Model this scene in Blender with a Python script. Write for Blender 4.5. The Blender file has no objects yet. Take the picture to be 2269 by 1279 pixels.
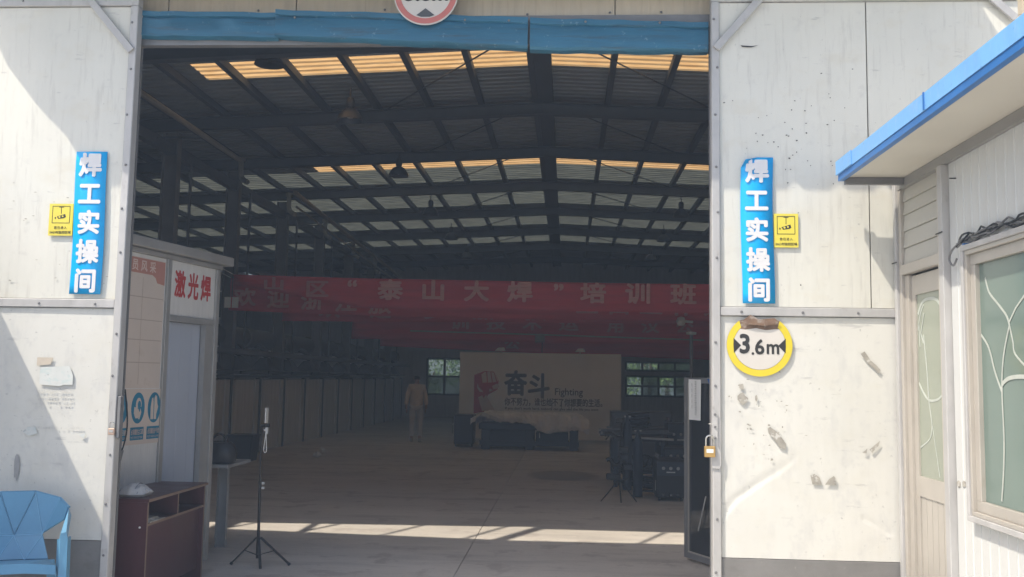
import bpy, bmesh, math, random
from mathutils import Vector, Matrix
random.seed(7)
S = bpy.context.scene
COL = S.collection
PI = math.pi

# ------------------------------------------------------------------ camera, light, exposure
H = 1.65
HAZE = 0.0070
def make_camera():
    f, W = 2100.0, 2269.0
    yaw, pitch, roll = math.atan(124/f), math.atan(198/f), 0.0165
    fw = Vector((-math.sin(yaw)*math.cos(pitch), math.cos(yaw)*math.cos(pitch), math.sin(pitch)))
    r = Vector((math.cos(yaw), math.sin(yaw), 0)); u = r.cross(fw)
    c, s = math.cos(roll), math.sin(roll)
    r2, u2 = c*r + s*u, -s*r + c*u
    m = Matrix(((r2.x, u2.x, -fw.x, 0), (r2.y, u2.y, -fw.y, 0), (r2.z, u2.z, -fw.z, H), (0, 0, 0, 1)))
    cam = bpy.data.cameras.new('camera'); o = bpy.data.objects.new('camera', cam)
    cam.sensor_width = 36.0; cam.lens = 36.0*f/W
    cam.clip_start = 0.05; cam.clip_end = 500
    o.matrix_world = m; COL.objects.link(o); S.camera = o
make_camera()

SUN = Vector((-0.57, -0.42, 1.0)).normalized()      # towards the sun
world = bpy.data.worlds.new('World'); S.world = world; world.use_nodes = True
wn = world.node_tree.nodes; wl = world.node_tree.links
bg = wn['Background']; bg.inputs['Strength'].default_value = 0.15
sky = wn.new('ShaderNodeTexSky'); sky.sky_type = 'NISHITA'; sky.sun_disc = False
sky.sun_elevation = math.asin(SUN.z); sky.sun_rotation = math.atan2(SUN.x, SUN.y)
sky.dust_density = 3.0; sky.air_density = 1.0; sky.altitude = 50
wl.new(sky.outputs[0], bg.inputs['Color'])
sl = bpy.data.lights.new('sun', 'SUN'); sl.energy = 3.0; sl.angle = math.radians(0.53); sl.color = (1.0, 0.915, 0.785)
so = bpy.data.objects.new('sun', sl); COL.objects.link(so)
so.rotation_euler = SUN.to_track_quat('Z', 'Y').to_euler(); so.location = (-20, -20, 40)
S.view_settings.view_transform = 'Standard'; S.view_settings.look = 'None'
S.view_settings.exposure = 0.80; S.view_settings.gamma = 1.0
S.view_settings.use_curve_mapping = False
S.cycles.max_bounces = 10; S.cycles.diffuse_bounces = 6; S.cycles.transmission_bounces = 8; S.cycles.transparent_max_bounces = 12
S.cycles.sample_clamp_indirect = 6.0
S.cycles.caustics_reflective = False; S.cycles.caustics_refractive = False

# ------------------------------------------------------------------ materials
def mix_rgb(nt, fac, a, b):
    n = nt.nodes.new('ShaderNodeMix'); n.data_type = 'RGBA'
    for sock, v in ((n.inputs[0], fac), (n.inputs[6], a), (n.inputs[7], b)):
        if hasattr(v, 'is_output'): nt.links.new(v, sock)
        elif isinstance(v, tuple): sock.default_value = v if len(v) == 4 else (*v, 1)
        else: sock.default_value = v
    return n.outputs[2]
def noise(nt, coord, scale, stretch=(1, 1, 1), detail=5, rough=.6):
    m = nt.nodes.new('ShaderNodeMapping'); m.inputs['Scale'].default_value = stretch
    nt.links.new(coord, m.inputs['Vector'])
    n = nt.nodes.new('ShaderNodeTexNoise'); n.inputs['Scale'].default_value = scale
    n.inputs['Detail'].default_value = detail; n.inputs['Roughness'].default_value = rough
    nt.links.new(m.outputs[0], n.inputs['Vector']); return n.outputs['Fac']
def ramp(nt, v, lo, hi, o0=0., o1=1.):
    n = nt.nodes.new('ShaderNodeMapRange'); n.clamp = True
    for i, x in enumerate((lo, hi, o0, o1)): n.inputs[i+1].default_value = x
    nt.links.new(v, n.inputs[0]); return n.outputs[0]
def mat(name, col, rough=.6, metal=0., var=.15, vs=3., stretch=(1, 1, 1), layers=(), bump=0., bs=60., bstretch=(1, 1, 1), spec=None, coat=0., wave=None):
    """layers: (scale, stretch, lo, hi, colour, strength) thresholded-noise stains"""
    m = bpy.data.materials.new(name); m.use_nodes = True; nt = m.node_tree
    b = nt.nodes['Principled BSDF']
    tc = nt.nodes.new('ShaderNodeTexCoord'); co = tc.outputs['Object']
    n = noise(nt, co, vs, stretch)
    c = mix_rgb(nt, ramp(nt, n, .3, .7), tuple(x*(1-var) for x in col), tuple(min(1, x*(1+var)) for x in col))
    for (sc, st, lo, hi, lc, k) in layers:
        c = mix_rgb(nt, ramp(nt, noise(nt, co, sc, st, 7, .65), lo, hi, 0, k), c, lc)
    nt.links.new(c, b.inputs['Base Color'])
    r = ramp(nt, n, .25, .75, max(.02, rough-.08), min(1, rough+.08)); nt.links.new(r, b.inputs['Roughness'])
    b.inputs['Metallic'].default_value = metal
    if spec is not None: b.inputs['Specular IOR Level'].default_value = spec
    if coat: b.inputs['Coat Weight'].default_value = coat
    hgt = None
    if bump:
        bn = nt.nodes.new('ShaderNodeBump'); bn.inputs['Strength'].default_value = bump; bn.inputs['Distance'].default_value = .01
        nt.links.new(noise(nt, co, bs, bstretch), bn.inputs['Height']); nt.links.new(bn.outputs[0], b.inputs['Normal'])
        hgt = bn
    if wave:                                            # fine pressed ribs: (axis, pitch in m, strength)
        w = nt.nodes.new('ShaderNodeTexWave'); w.bands_direction = wave[0]; w.inputs['Scale'].default_value = 1.0/(wave[1])*.314
        nt.links.new(co, w.inputs['Vector'])
        bw = nt.nodes.new('ShaderNodeBump'); bw.inputs['Strength'].default_value = wave[2]; bw.inputs['Distance'].default_value = .004
        nt.links.new(w.outputs['Fac'], bw.inputs['Height'])
        if hgt: nt.links.new(hgt.outputs[0], bw.inputs['Normal'])
        nt.links.new(bw.outputs[0], b.inputs['Normal'])
    return m
def glassy(name, tint, milk=.1, milkcol=(.6, .65, .62), rough=.03):
    m = bpy.data.materials.new(name); m.use_nodes = True; nt = m.node_tree; nt.nodes.clear()
    out = nt.nodes.new('ShaderNodeOutputMaterial')
    t = nt.nodes.new('ShaderNodeBsdfTransparent'); t.inputs[0].default_value = (*tint, 1)
    g = nt.nodes.new('ShaderNodeBsdfGlossy'); g.inputs['Roughness'].default_value = rough
    d = nt.nodes.new('ShaderNodeBsdfDiffuse')
    tc = nt.nodes.new('ShaderNodeTexCoord')
    nt.links.new(mix_rgb(nt, ramp(nt, noise(nt, tc.outputs['Object'], 5), .35, .65), tuple(x*.8 for x in milkcol), milkcol), d.inputs[0])
    fr = nt.nodes.new('ShaderNodeFresnel'); fr.inputs[0].default_value = 1.45
    a = nt.nodes.new('ShaderNodeMixShader'); nt.links.new(fr.outputs[0], a.inputs[0]); nt.links.new(t.outputs[0], a.inputs[1]); nt.links.new(g.outputs[0], a.inputs[2])
    c = nt.nodes.new('ShaderNodeMixShader'); c.inputs[0].default_value = milk; nt.links.new(a.outputs[0], c.inputs[1]); nt.links.new(d.outputs[0], c.inputs[2])
    nt.links.new(c.outputs[0], out.inputs[0]); return m
def sheet_translucent(name, col, k, stain):
    m = bpy.data.materials.new(name); m.use_nodes = True; nt = m.node_tree; nt.nodes.clear()
    out = nt.nodes.new('ShaderNodeOutputMaterial')
    tc = nt.nodes.new('ShaderNodeTexCoord'); f = ramp(nt, noise(nt, tc.outputs['Object'], 2.2, (1, 5, 1), 6), .35, .68)
    c = mix_rgb(nt, f, tuple(x*k for x in col), tuple(x*k for x in stain))
    t = nt.nodes.new('ShaderNodeBsdfTranslucent'); nt.links.new(c, t.inputs[0])
    d = nt.nodes.new('ShaderNodeBsdfDiffuse'); nt.links.new(c, d.inputs[0])
    x = nt.nodes.new('ShaderNodeMixShader'); x.inputs[0].default_value = .25
    nt.links.new(t.outputs[0], x.inputs[1]); nt.links.new(d.outputs[0], x.inputs[2]); nt.links.new(x.outputs[0], out.inputs[0]); return m

SCR = (.27, .27, .28); RUST = (.20, .09, .04)
M = {}
M['door'] = mat('cream_sandwich_panel', (.625, .62, .565), .48, 0, .05, 1.6, (1, 1, .6), layers=(
    (9, (3.2, 1, .30), .55, .68, (.50, .49, .45), .55), (3.4, (1.6, 1, 7), .635, .70, SCR, .38), (11, (1, 1, 1), .58, .72, (.52, .51, .48), .5),
    (30, (1, 1, 1), .655, .69, (.28, .28, .28), .55), (2.6, (1, 1, 1.6), .54, .70, (.57, .53, .43), .4)), wave=('X', .055, .09))
M['door_low'] = mat('scuffed_sandwich_panel', (.63, .625, .585), .48, 0, .06, 1.5, (1, 1, .7), layers=(
    (7, (1.2, 1, .5), .53, .68, (.51, .51, .50), .5), (3.0, (1.2, 1, 6), .62, .70, SCR, .38), (13, (1, 1, 1), .57, .70, (.50, .50, .49), .5),
    (27, (1, 1, 1), .645, .68, (.28, .28, .28), .55), (2.6, (1, 1, 1.4), .52, .70, (.57, .55, .48), .4)), wave=('X', .055, .07))
M['cream_wall'] = mat('cream_ribbed_wall', (.58, .51, .40), .6, 0, .08, 2, (5, 1, .5), layers=((7, (6, 1, .3), .56, .72, (.42, .35, .25), .55),), wave=('X', .06, .5))
M['kick'] = mat('grey_kick_plate', (.20, .195, .19), .55, .2, .12, 5, (1, 1, 1), layers=((5, (1, 1, 2), .55, .72, (.16, .15, .14), .6), (40, (1, 1, 1), .68, .72, (.42, .40, .36), .5)), bump=.1)
M['steel'] = mat('galvanised_steel', (.44, .435, .43), .5, .12, .12, 8, (1, 1, .4), layers=((14, (1, 1, .5), .60, .72, (.27, .24, .22), .5), (40, (1, 1, 1), .70, .74, RUST, .5)), bump=.06)
M['steel_dark'] = mat('dull_grey_steel', (.20, .20, .205), .55, .3, .12, 6, layers=((20, (1, 1, .5), .62, .72, (.10, .09, .08), .5),), bump=.05)
M['lintel'] = mat('blue_painted_flashing', (.027, .135, .225), .5, .1, .18, 3, (.6, 1, 5), layers=((5, (.5, 1, 8), .53, .66, (.045, .085, .12), .7), (14, (.6, 1, 3), .56, .68, (.06, .17, .24), .6), (22, (1, 1, 1), .63, .68, (.22, .34, .42), .5)), bump=.25, bs=9, bstretch=(.6, 1, 3))
M['blue_roof'] = mat('light_blue_fascia', (.17, .40, .74), .4, .05, .06, 4, (1, 3, 1), layers=((5, (1, 5, 2), .55, .70, (.27, .44, .66), .5), (20, (1, 1, 1), .63, .68, (.10, .22, .42), .5)), bump=.08, bs=7)
M['blue_lip'] = mat('deep_blue_lip', (.03, .15, .42), .4, .05, .1, 5)
M['soffit'] = mat('white_soffit_sheet', (.60, .57, .50), .5, 0, .05, 3, layers=((8, (2, 1, 1), .62, .74, (.55, .50, .40), .4),))
M['white_strip'] = mat('white_wall_strip', (.57, .58, .57), .42, 0, .05, 3, (1, 4, .5), layers=((9, (1, 5, .4), .60, .72, (.52, .50, .44), .5), (30, (1, 1, 1), .71, .74, (.3, .28, .25), .6)))
M['alu'] = mat('aluminium_frame', (.46, .43, .385), .42, .25, .08, 5, (1, 1, .5), layers=((12, (1, 1, .4), .60, .72, (.38, .32, .26), .5),))
M['board'] = mat('grey_white_board', (.45, .435, .39), .55, 0, .06, 3, (1, .6, 3), layers=((9, (1, 1, 2), .62, .74, (.38, .37, .30), .5),))
M['film'] = mat('green_window_film', (.14, .195, .17), .14, 0, .10, .8, (1, 1, .6), spec=.55)
M['film_pale'] = mat('pale_green_film', (.28, .305, .245), .22, 0, .10, 1.0, layers=((10, (1, 1, 1), .62, .74, (.25, .26, .20), .5),), spec=.5)
M['tape'] = mat('white_crack_tape', (.44, .47, .43), .6, 0, .12, 12)
M['sign_blue'] = mat('sky_blue_sign', (.0, .38, .80), .35, 0, .04, 2)
M['white'] = mat('white_paint', (.68, .68, .69), .5, 0, .03, 5)
M['paper'] = mat('white_paper', (.74, .74, .72), .8, 0, .04, 5)
M['yellow'] = mat('yellow_sticker', (.72, .61, .08), .45, 0, .05, 5)
M['black'] = mat('black_print', (.025, .024, .024), .55, 0, .15, 9)
M['sign_face'] = mat('faded_white_face', (.60, .57, .53), .5, 0, .05, 4, layers=((7, (1, 1, 1), .6, .72, (.62, .48, .36), .4),))
M['sign_yellow'] = mat('yellow_ring', (.68, .55, .035), .45, 0, .06, 6, layers=((12, (1, 1, 1), .64, .72, (.62, .42, .08), .5),))
M['sign_red'] = mat('faded_red_ring', (.52, .16, .14), .5, 0, .1, 5, layers=((9, (1, 1, 1), .60, .72, (.58, .32, .24), .5),))
M['rusty'] = mat('rusty_torn_edge', (.19, .12, .08), .8, 0, .3, 14, layers=((10, (1, 1, 1), .52, .62, (.36, .33, .30), .8),))
M['brass'] = mat('brass', (.56, .36, .13), .35, .75, .08, 12)
M['old_lock'] = mat('weathered_lock', (.50, .36, .28), .5, .3, .12, 12)
M['chrome'] = mat('bright_steel', (.62, .60, .55), .25, .9, .05, 10)
M['concrete'] = mat('yard_concrete', (.56, .54, .50), .85, 0, .12, .6, layers=((4, (1, 1, 1), .56, .70, (.28, .27, .25), .5), (50, (1, 1, 1), .62, .72, (.22, .21, .2), .4)), bump=.2, bs=40)
M['trim'] = mat('gray_trim', (.30, .295, .285), .5, .2, .1, 4)
M['roof_sheet'] = mat('grey_blue_roof_sheet', (.36, .40, .44), .55, .1, .14, 1.2, (1, 3, 1), layers=((5, (1, 4, 1), .58, .72, (.22, .23, .24), .5),))
M['roof_steel'] = mat('dark_painted_steel', (.11, .13, .16), .6, .1, .15, 4)
M['column_paint'] = mat('grey_column_paint', (.21, .22, .235), .6, .1, .15, 3)
M['orange_sheet'] = sheet_translucent('amber_translucent_sheet', (.95, .62, .28), .62, (.72, .40, .14))
M['dim_sheet'] = sheet_translucent('grimy_translucent_sheet', (.46, .47, .36), .22, (.18, .19, .16))
M['wall_in'] = mat('grey_interior_wall', (.62, .62, .62), .6, 0, .1, 2, (4, 4, .6), wave=('X', .09, .4))
M['partition'] = mat('grey_partition', (.66, .65, .64), .6, 0, .12, 1.6, (1, 5, .5), layers=((4, (1, 4, .6), .55, .7, (.42, .41, .40), .5),))
M['booth_white'] = mat('booth_white_panel', (.70, .69, .67), .5, 0, .06, 3, (1, 5, .6), wave=('Y', .03, .35))
M['booth_door'] = mat('booth_door_blue_grey', (.44, .48, .56), .45, 0, .05, 2)
M['booth_frame'] = mat('booth_aluminium', (.42, .415, .405), .45, .35, .1, 5)
M['poster'] = mat('faded_cream_poster', (.66, .57, .50), .6, 0, .05, 3, layers=((6, (1, 1, 1), .6, .72, (.52, .42, .34), .5),))
M['poster_head'] = mat('faded_salmon_header', (.50, .24, .19), .6, 0, .06, 3)
M['poster_text'] = mat('pale_pink_text', (.70, .56, .50), .6, 0, .04, 5)
M['poster_line'] = mat('faint_poster_line', (.46, .37, .31), .6, 0, .04, 5)
M['safety_blue'] = mat('safety_blue', (.015, .20, .33), .45, 0, .06, 5)
M['red_text'] = mat('red_lettering', (.50, .045, .04), .5, 0, .08, 8)
M['walnut'] = mat('dark_red_laminate', (.078, .027, .032), .38, 0, .22, 5, (1, 1, .25), layers=((30, (1, 1, .1), .58, .7, (.09, .04, .04), .5),))
M['edge'] = mat('desk_edge_band', (.22, .15, .11), .5, 0, .1, 9)
M['cloth_white'] = mat('white_pillow_cloth', (.60, .59, .58), .85, 0, .06, 9, bump=.3, bs=20)
M['stripe'] = mat('grey_stripe', (.30, .30, .33), .85, 0, .06, 9)
M['chair_blue'] = mat('blue_plastic', (.11, .285, .45), .42, 0, .07, 4, layers=((20, (1, 1, 1), .60, .74, (.12, .36, .58), .45), (60, (1, 1, 1), .70, .75, (.25, .27, .28), .5)), bump=.04)
M['chair_seam'] = mat('pale_blue_edge', (.20, .42, .60), .5, 0, .1, 8)  # paler blue for the lines along the chair's facet edges
M['black_metal'] = mat('black_coated_metal', (.022, .021, .022), .4, .3, .15, 8)
M['grey_plastic'] = mat('light_grey_plastic', (.66, .66, .64), .4, 0, .05, 8)
M['bag'] = mat('black_leather', (.018, .018, .022), .45, 0, .2, 8, bump=.3, bs=18)
M['table_steel'] = mat('blue_grey_steel', (.36, .37, .38), .5, .3, .12, 5)
M['banner'] = mat('crimson_banner_cloth', (.60, .075, .105), .75, 0, .12, 2, (.4, 1, 6), bump=.2, bs=4, bstretch=(.4, 1, 6))
M['banner_text'] = mat('faded_banner_print', (.70, .38, .38), .75, 0, .15, 5, (.5, 1, 6))
M['banner_text_dim'] = mat('dim_banner_print', (.54, .24, .25), .75, 0, .15, 5, (.5, 1, 6))
M['big_board'] = mat('cream_display_board', (.80, .77, .70), .6, 0, .05, 1.5)
M['board_print'] = mat('dark_grey_print', (.075, .08, .09), .6, 0, .15, 4)
M['board_red'] = mat('crimson_print', (.48, .06, .09), .6, 0, .08, 3)
M['board_pale'] = mat('pale_pink_print', (.66, .55, .49), .6, 0, .04, 3)
M['sheet_cover'] = mat('crumpled_plastic_cover', (.74, .72, .69), .45, 0, .12, 3, bump=.5, bs=8)
M['machine'] = mat('dark_blue_machine', (.035, .05, .075), .5, .2, .15, 4)
M['machine2'] = mat('black_machine', (.022, .026, .032), .5, .2, .15, 6)
M['skin'] = mat('skin', (.42, .26, .19), .55, 0, .06, 8)
M['jacket'] = mat('tan_work_jacket', (.74, .60, .45), .85, 0, .12, 5, bump=.4, bs=12)
M['trousers'] = mat('grey_work_trousers', (.56, .53, .52), .85, 0, .10, 5, bump=.4, bs=10)
M['hair'] = mat('black_hair', (.012, .011, .011), .6, 0, .2, 20, bump=.4, bs=60)
M['shoe'] = mat('light_shoe', (.40, .36, .33), .7, 0, .1, 8)
M['duct'] = mat('dull_duct_metal', (.12, .13, .145), .5, .4, .15, 3)
M['pipe'] = mat('pale_pipe', (.34, .32, .28), .5, .1, .12, 5)
M['lamp'] = mat('lamp_shade_grey', (.075, .08, .09), .4, .4, .1, 5)
M['fixture'] = mat('white_lamp_housing', (.62, .60, .57), .4, 0, .06, 8)
M['leaf'] = mat('tree_leaf', (.085, .15, .035), .55, 0, .45, 1.3, layers=((2.5, (1, 1, 1), .52, .66, (.13, .19, .05), .7),))
M['bark'] = mat('tree_bark', (.10, .075, .055), .9, 0, .3, 6, bump=.5, bs=20)
M['window_frame'] = mat('green_window_frame', (.025, .05, .045), .5, .1, .1, 6)
M['glass'] = glassy('clear_pane', (.88, .92, .90), .05)
M['milky'] = glassy('dusty_pane', (.60, .66, .62), .35, (.34, .40, .38))
M['door_glass'] = glassy('door_glass', (.70, .72, .76), .05, (.4, .42, .45))
M['pennant'] = mat('blue_pennant', (.02, .10, .33), .5, 0, .06, 6)
M['scrap'] = mat('grey_sticker_residue', (.34, .32, .28), .7, 0, .25, 20, layers=((24, (1, 1, 1), .57, .62, (.56, .55, .52), .9),))
M['residue'] = mat('pale_paper_residue', (.60, .62, .60), .7, 0, .05, 10, layers=((14, (1, 1, 2), .52, .60, (.50, .58, .57), .7), (30, (1, 1, 1), .62, .66, (.36, .38, .38), .7)))
M['imprint'] = mat('faint_imprint', (.56, .56, .54), .7, 0, .15, 40)
M['stain'] = mat('wall_stain', (.33, .33, .335), .6, 0, .2, 9)

def floor_mat():
    m = mat('dusty_concrete_floor', (.60, .55, .485), .62, 0, .12, .5, (.6, 1.6, 1), layers=(
        (1.1, (.5, 2.2, 1), .52, .70, (.42, .385, .345), .75), (6, (.6, 2, 1), .57, .70, (.68, .63, .56), .45), (9, (.35, 3, 1), .58, .66, (.38, .34, .30), .6), (34, (1, 1, 1), .61, .67, (.26, .23, .21), .6), (2.2, (1, 1, 1), .56, .62, (.42, .37, .33), .6)), bump=.12, bs=30)
    nt = m.node_tree; b = nt.nodes['Principled BSDF']
    old = b.inputs['Base Color'].links[0].from_socket
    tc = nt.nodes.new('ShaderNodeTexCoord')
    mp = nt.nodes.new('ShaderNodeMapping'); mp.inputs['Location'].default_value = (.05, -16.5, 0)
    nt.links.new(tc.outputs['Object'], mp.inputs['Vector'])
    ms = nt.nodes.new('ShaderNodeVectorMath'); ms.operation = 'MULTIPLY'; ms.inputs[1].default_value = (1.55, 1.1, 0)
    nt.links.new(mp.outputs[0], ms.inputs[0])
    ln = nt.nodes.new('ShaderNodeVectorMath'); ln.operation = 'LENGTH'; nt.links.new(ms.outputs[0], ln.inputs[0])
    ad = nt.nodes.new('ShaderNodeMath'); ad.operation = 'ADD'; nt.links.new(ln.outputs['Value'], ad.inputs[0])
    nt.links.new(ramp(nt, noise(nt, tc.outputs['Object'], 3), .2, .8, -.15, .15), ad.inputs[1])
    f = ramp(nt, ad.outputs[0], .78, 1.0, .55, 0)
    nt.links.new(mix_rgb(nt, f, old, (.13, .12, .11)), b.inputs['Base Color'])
    return m
M['floor'] = floor_mat()

# ------------------------------------------------------------------ object helpers
MAT = {}
def tag(o, label=None, cat=None, group=None, kind=None):
    if label: o['label'] = label
    if cat: o['category'] = cat
    if group: o['group'] = group
    if kind: o['kind'] = kind
    return o
def thing(name, label, cat, loc=(0, 0, 0), rotz=0., group=None):
    o = bpy.data.objects.new(name, None); COL.objects.link(o)
    o.empty_display_size = .1
    o.location = loc; o.rotation_euler = (0, 0, rotz)
    MAT[o.name] = Matrix.Translation(Vector(loc)) @ Matrix.Rotation(rotz, 4, 'Z')
    return tag(o, label, cat, group)
def link(name, me, m, parent=None, loc=None, rot=None):
    o = bpy.data.objects.new(name, me); COL.objects.link(o)
    if m is not None and len(me.materials) == 0: me.materials.append(m)
    if parent is not None:
        o.parent = parent; MAT[o.name] = MAT.get(parent.name, Matrix())
    if loc is not None: o.location = loc
    if rot is not None: o.rotation_euler = rot
    return o
class MB:
    def __init__(self): self.v = []; self.f = []
    def add(self, vs, fs):
        n = len(self.v); self.v += [tuple(p) for p in vs]; self.f += [tuple(i+n for i in f) for f in fs]; return self
    def box(self, x0, x1, y0, y1, z0, z1):
        return self.add([(x0,y0,z0),(x1,y0,z0),(x1,y1,z0),(x0,y1,z0),(x0,y0,z1),(x1,y0,z1),(x1,y1,z1),(x0,y1,z1)],
                        [(0,3,2,1),(4,5,6,7),(0,1,5,4),(1,2,6,5),(2,3,7,6),(3,0,4,7)])
    def hexa(self, p): return self.add(p, [(0,3,2,1),(4,5,6,7),(0,1,5,4),(1,2,6,5),(2,3,7,6),(3,0,4,7)])
    def bar(self, a, b, w, h, up=(0, 0, 1)):
        a, b = Vector(a), Vector(b); d = (b-a).normalized(); u = Vector(up)
        s = d.cross(u)
        if s.length < 1e-4: s = d.cross(Vector((0, 1, 0)))
        s.normalize(); u = s.cross(d).normalized()
        p = []
        for c in (a, b):
            for (i, j) in ((-1,-1),(1,-1),(1,1),(-1,1)): p.append(c + s*(w/2*i) + u*(h/2*j))
        return self.add(p, [(3,2,1,0),(4,5,6,7),(0,1,5,4),(1,2,6,5),(2,3,7,6),(3,0,4,7)])
    def tube(self, pts, r, n=8, caps=True):
        pts = [Vector(p) for p in pts]; rings = []; base = len(self.v)
        rr = r if isinstance(r, (list, tuple)) else [r]*len(pts)
        u = None
        for i, p in enumerate(pts):
            d = (pts[min(i+1, len(pts)-1)] - pts[max(i-1, 0)]).normalized()
            if u is None: u = d.orthogonal().normalized()
            u = (u - d*u.dot(d)); u = u.normalized() if u.length > 1e-5 else d.orthogonal().normalized()
            w = d.cross(u)
            for k in range(n):
                t = 2*PI*k/n; self.v.append(tuple(p + (u*math.cos(t) + w*math.sin(t))*rr[i]))
        for i in range(len(pts)-1):
            for k in range(n):
                a = base+i*n+k; b_ = base+i*n+(k+1)%n; self.f.append((a, b_, b_+n, a+n))
        if caps:
            self.f.append(tuple(base+k for k in reversed(range(n)))); e = base+(len(pts)-1)*n; self.f.append(tuple(e+k for k in range(n)))
        return self
    def lathe(self, prof, c, n=20, axis='Z'):
        c = Vector(c); base = len(self.v)
        for (r, z) in prof:
            for k in range(n):
                t = 2*PI*k/n; a, b_ = r*math.cos(t), r*math.sin(t)
                self.v.append(tuple(c + (Vector((a, b_, z)) if axis == 'Z' else Vector((a, z, b_)) if axis == 'Y' else Vector((z, a, b_)))))
        for i in range(len(prof)-1):
            for k in range(n):
                a = base+i*n+k; b_ = base+i*n+(k+1)%n; self.f.append((a, b_, b_+n, a+n))
        return self
    def prism(self, poly, fn, t0, t1):
        """poly of 2-D points; fn(u, v, t) -> 3-D"""
        n = len(poly); self_n = len(self.v)
        self.v += [tuple(fn(u, v, t0)) for u, v in poly] + [tuple(fn(u, v, t1)) for u, v in poly]
        self.f.append(tuple(self_n+i for i in reversed(range(n)))); self.f.append(tuple(self_n+n+i for i in range(n)))
        for i in range(n):
            j = (i+1) % n; self.f.append((self_n+i, self_n+j, self_n+n+j, self_n+n+i))
        return self
    def mesh(self, name, inv=None, smooth=False, bevel=0.):
        me = bpy.data.meshes.new(name)
        vs = self.v if inv is None else [tuple(inv @ Vector(p)) for p in self.v]
        me.from_pydata(vs, [], self.f); me.validate(clean_customdata=False)
        bm = bmesh.new(); bm.from_mesh(me)
        if bevel:
            bmesh.ops.bevel(bm, geom=list(bm.edges), offset=bevel, segments=1, affect='EDGES', profile=.5, clamp_overlap=True)
        bmesh.ops.recalc_face_normals(bm, faces=bm.faces); bm.to_mesh(me); bm.free()
        if smooth:
            for p in me.polygons: p.use_smooth = True
            me.set_sharp_from_angle(angle=math.radians(40))
        return me
    def build(self, name, m, parent=None, world=True, smooth=False, bevel=0.):
        inv = MAT[parent.name].inverted() if (parent is not None and world and parent.name in MAT) else None
        return link(name, self.mesh(name, inv, smooth, bevel), M[m] if isinstance(m, str) else m, parent)
def front_poly(poly, y0, y1):                     # polygon in (x, z), thickness along y
    return MB().prism(poly, lambda u, v, t: (u, t, v), y0, y1)
_glyph = {}
def glyph(body, bold):
    k = (body, bold)
    if k not in _glyph:
        c = bpy.data.curves.new('t', 'FONT'); c.body = body; c.size = 1; c.resolution_u = 3
        o = bpy.data.objects.new('t', c); COL.objects.link(o)
        dg = bpy.context.evaluated_depsgraph_get(); me = bpy.data.meshes.new_from_object(o.evaluated_get(dg))
        v0 = [v.co[:2] for v in me.vertices]; f0 = [tuple(p.vertices) for p in me.polygons]; vs, fs = [], []
        for q, (dx, dy) in enumerate(((0, 0),) if not bold else ((0, 0), (bold, 0), (-bold, 0), (0, bold), (0, -bold), (.7*bold, .7*bold), (-.7*bold, .7*bold), (.7*bold, -.7*bold), (-.7*bold, -.7*bold))):
            n = len(vs); vs += [(x+dx, y+dy, q) for x, y in v0]; fs += [tuple(i+n for i in f) for f in f0]
        _glyph[k] = (vs, fs)
        bpy.data.objects.remove(o); bpy.data.curves.remove(c); bpy.data.meshes.remove(me)
    return _glyph[k]
def letters(name, body, org, right, up, w, h, m, parent, bold=.0, cell=False, world=True, t=.0012):
    """flat lettering; cell=True maps one CJK em square on w x h, else the text's own bounds are fitted"""
    vs, fs = glyph(body, bold)
    org, right, up = Vector(org), Vector(right).normalized(), Vector(up).normalized()
    if cell: x0, x1, y0, y1 = 0, 1, -.12, .88
    else:
        xs, ys = [v[0] for v in vs], [v[1] for v in vs]; x0, x1, y0, y1 = min(xs), max(xs), min(ys), max(ys)
    nrm = right.cross(up)                       # towards the reader; the copies that thicken the strokes lie a hair apart
    mb = MB(); mb.add([org + right*((v[0]-x0)/(x1-x0)*w) + up*((v[1]-y0)/(y1-y0)*h) + nrm*(.00012*v[2]) for v in vs], fs)
    inv = MAT[parent.name].inverted() if (world and parent is not None and parent.name in MAT) else None
    me = bpy.data.meshes.new(name); vv = mb.v if inv is None else [tuple(inv @ Vector(p)) for p in mb.v]
    me.from_pydata(vv, [], mb.f)
    return link(name, me, M[m] if isinstance(m, str) else m, parent)
def row_text(body, org, right, up, cw, ch, m, parent, bold=.02, gap=0., name='character'):
    org, right = Vector(org), Vector(right).normalized()
    for i, c in enumerate(body):
        if c != ' ': letters(name, c, org + right*(i*(cw+gap)), right, up, cw, ch, m, parent, bold, True)
XR, ZU = (1, 0, 0), (0, 0, 1)

def screw_mesh():
    mb = MB(); mb.lathe([(0.0001, -.006), (.006, -.005), (.009, 0)], (0, 0, 0), 8, 'Y'); return mb.mesh('screw')
SCREW = screw_mesh(); SCREW.materials.append(M['steel_dark'])
def screws(parent, pts, name='screw'):
    inv = MAT[parent.name].inverted()
    for p in pts:
        o = bpy.data.objects.new(name, SCREW); COL.objects.link(o); o.parent = parent; o.location = inv @ Vector(p)

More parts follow.
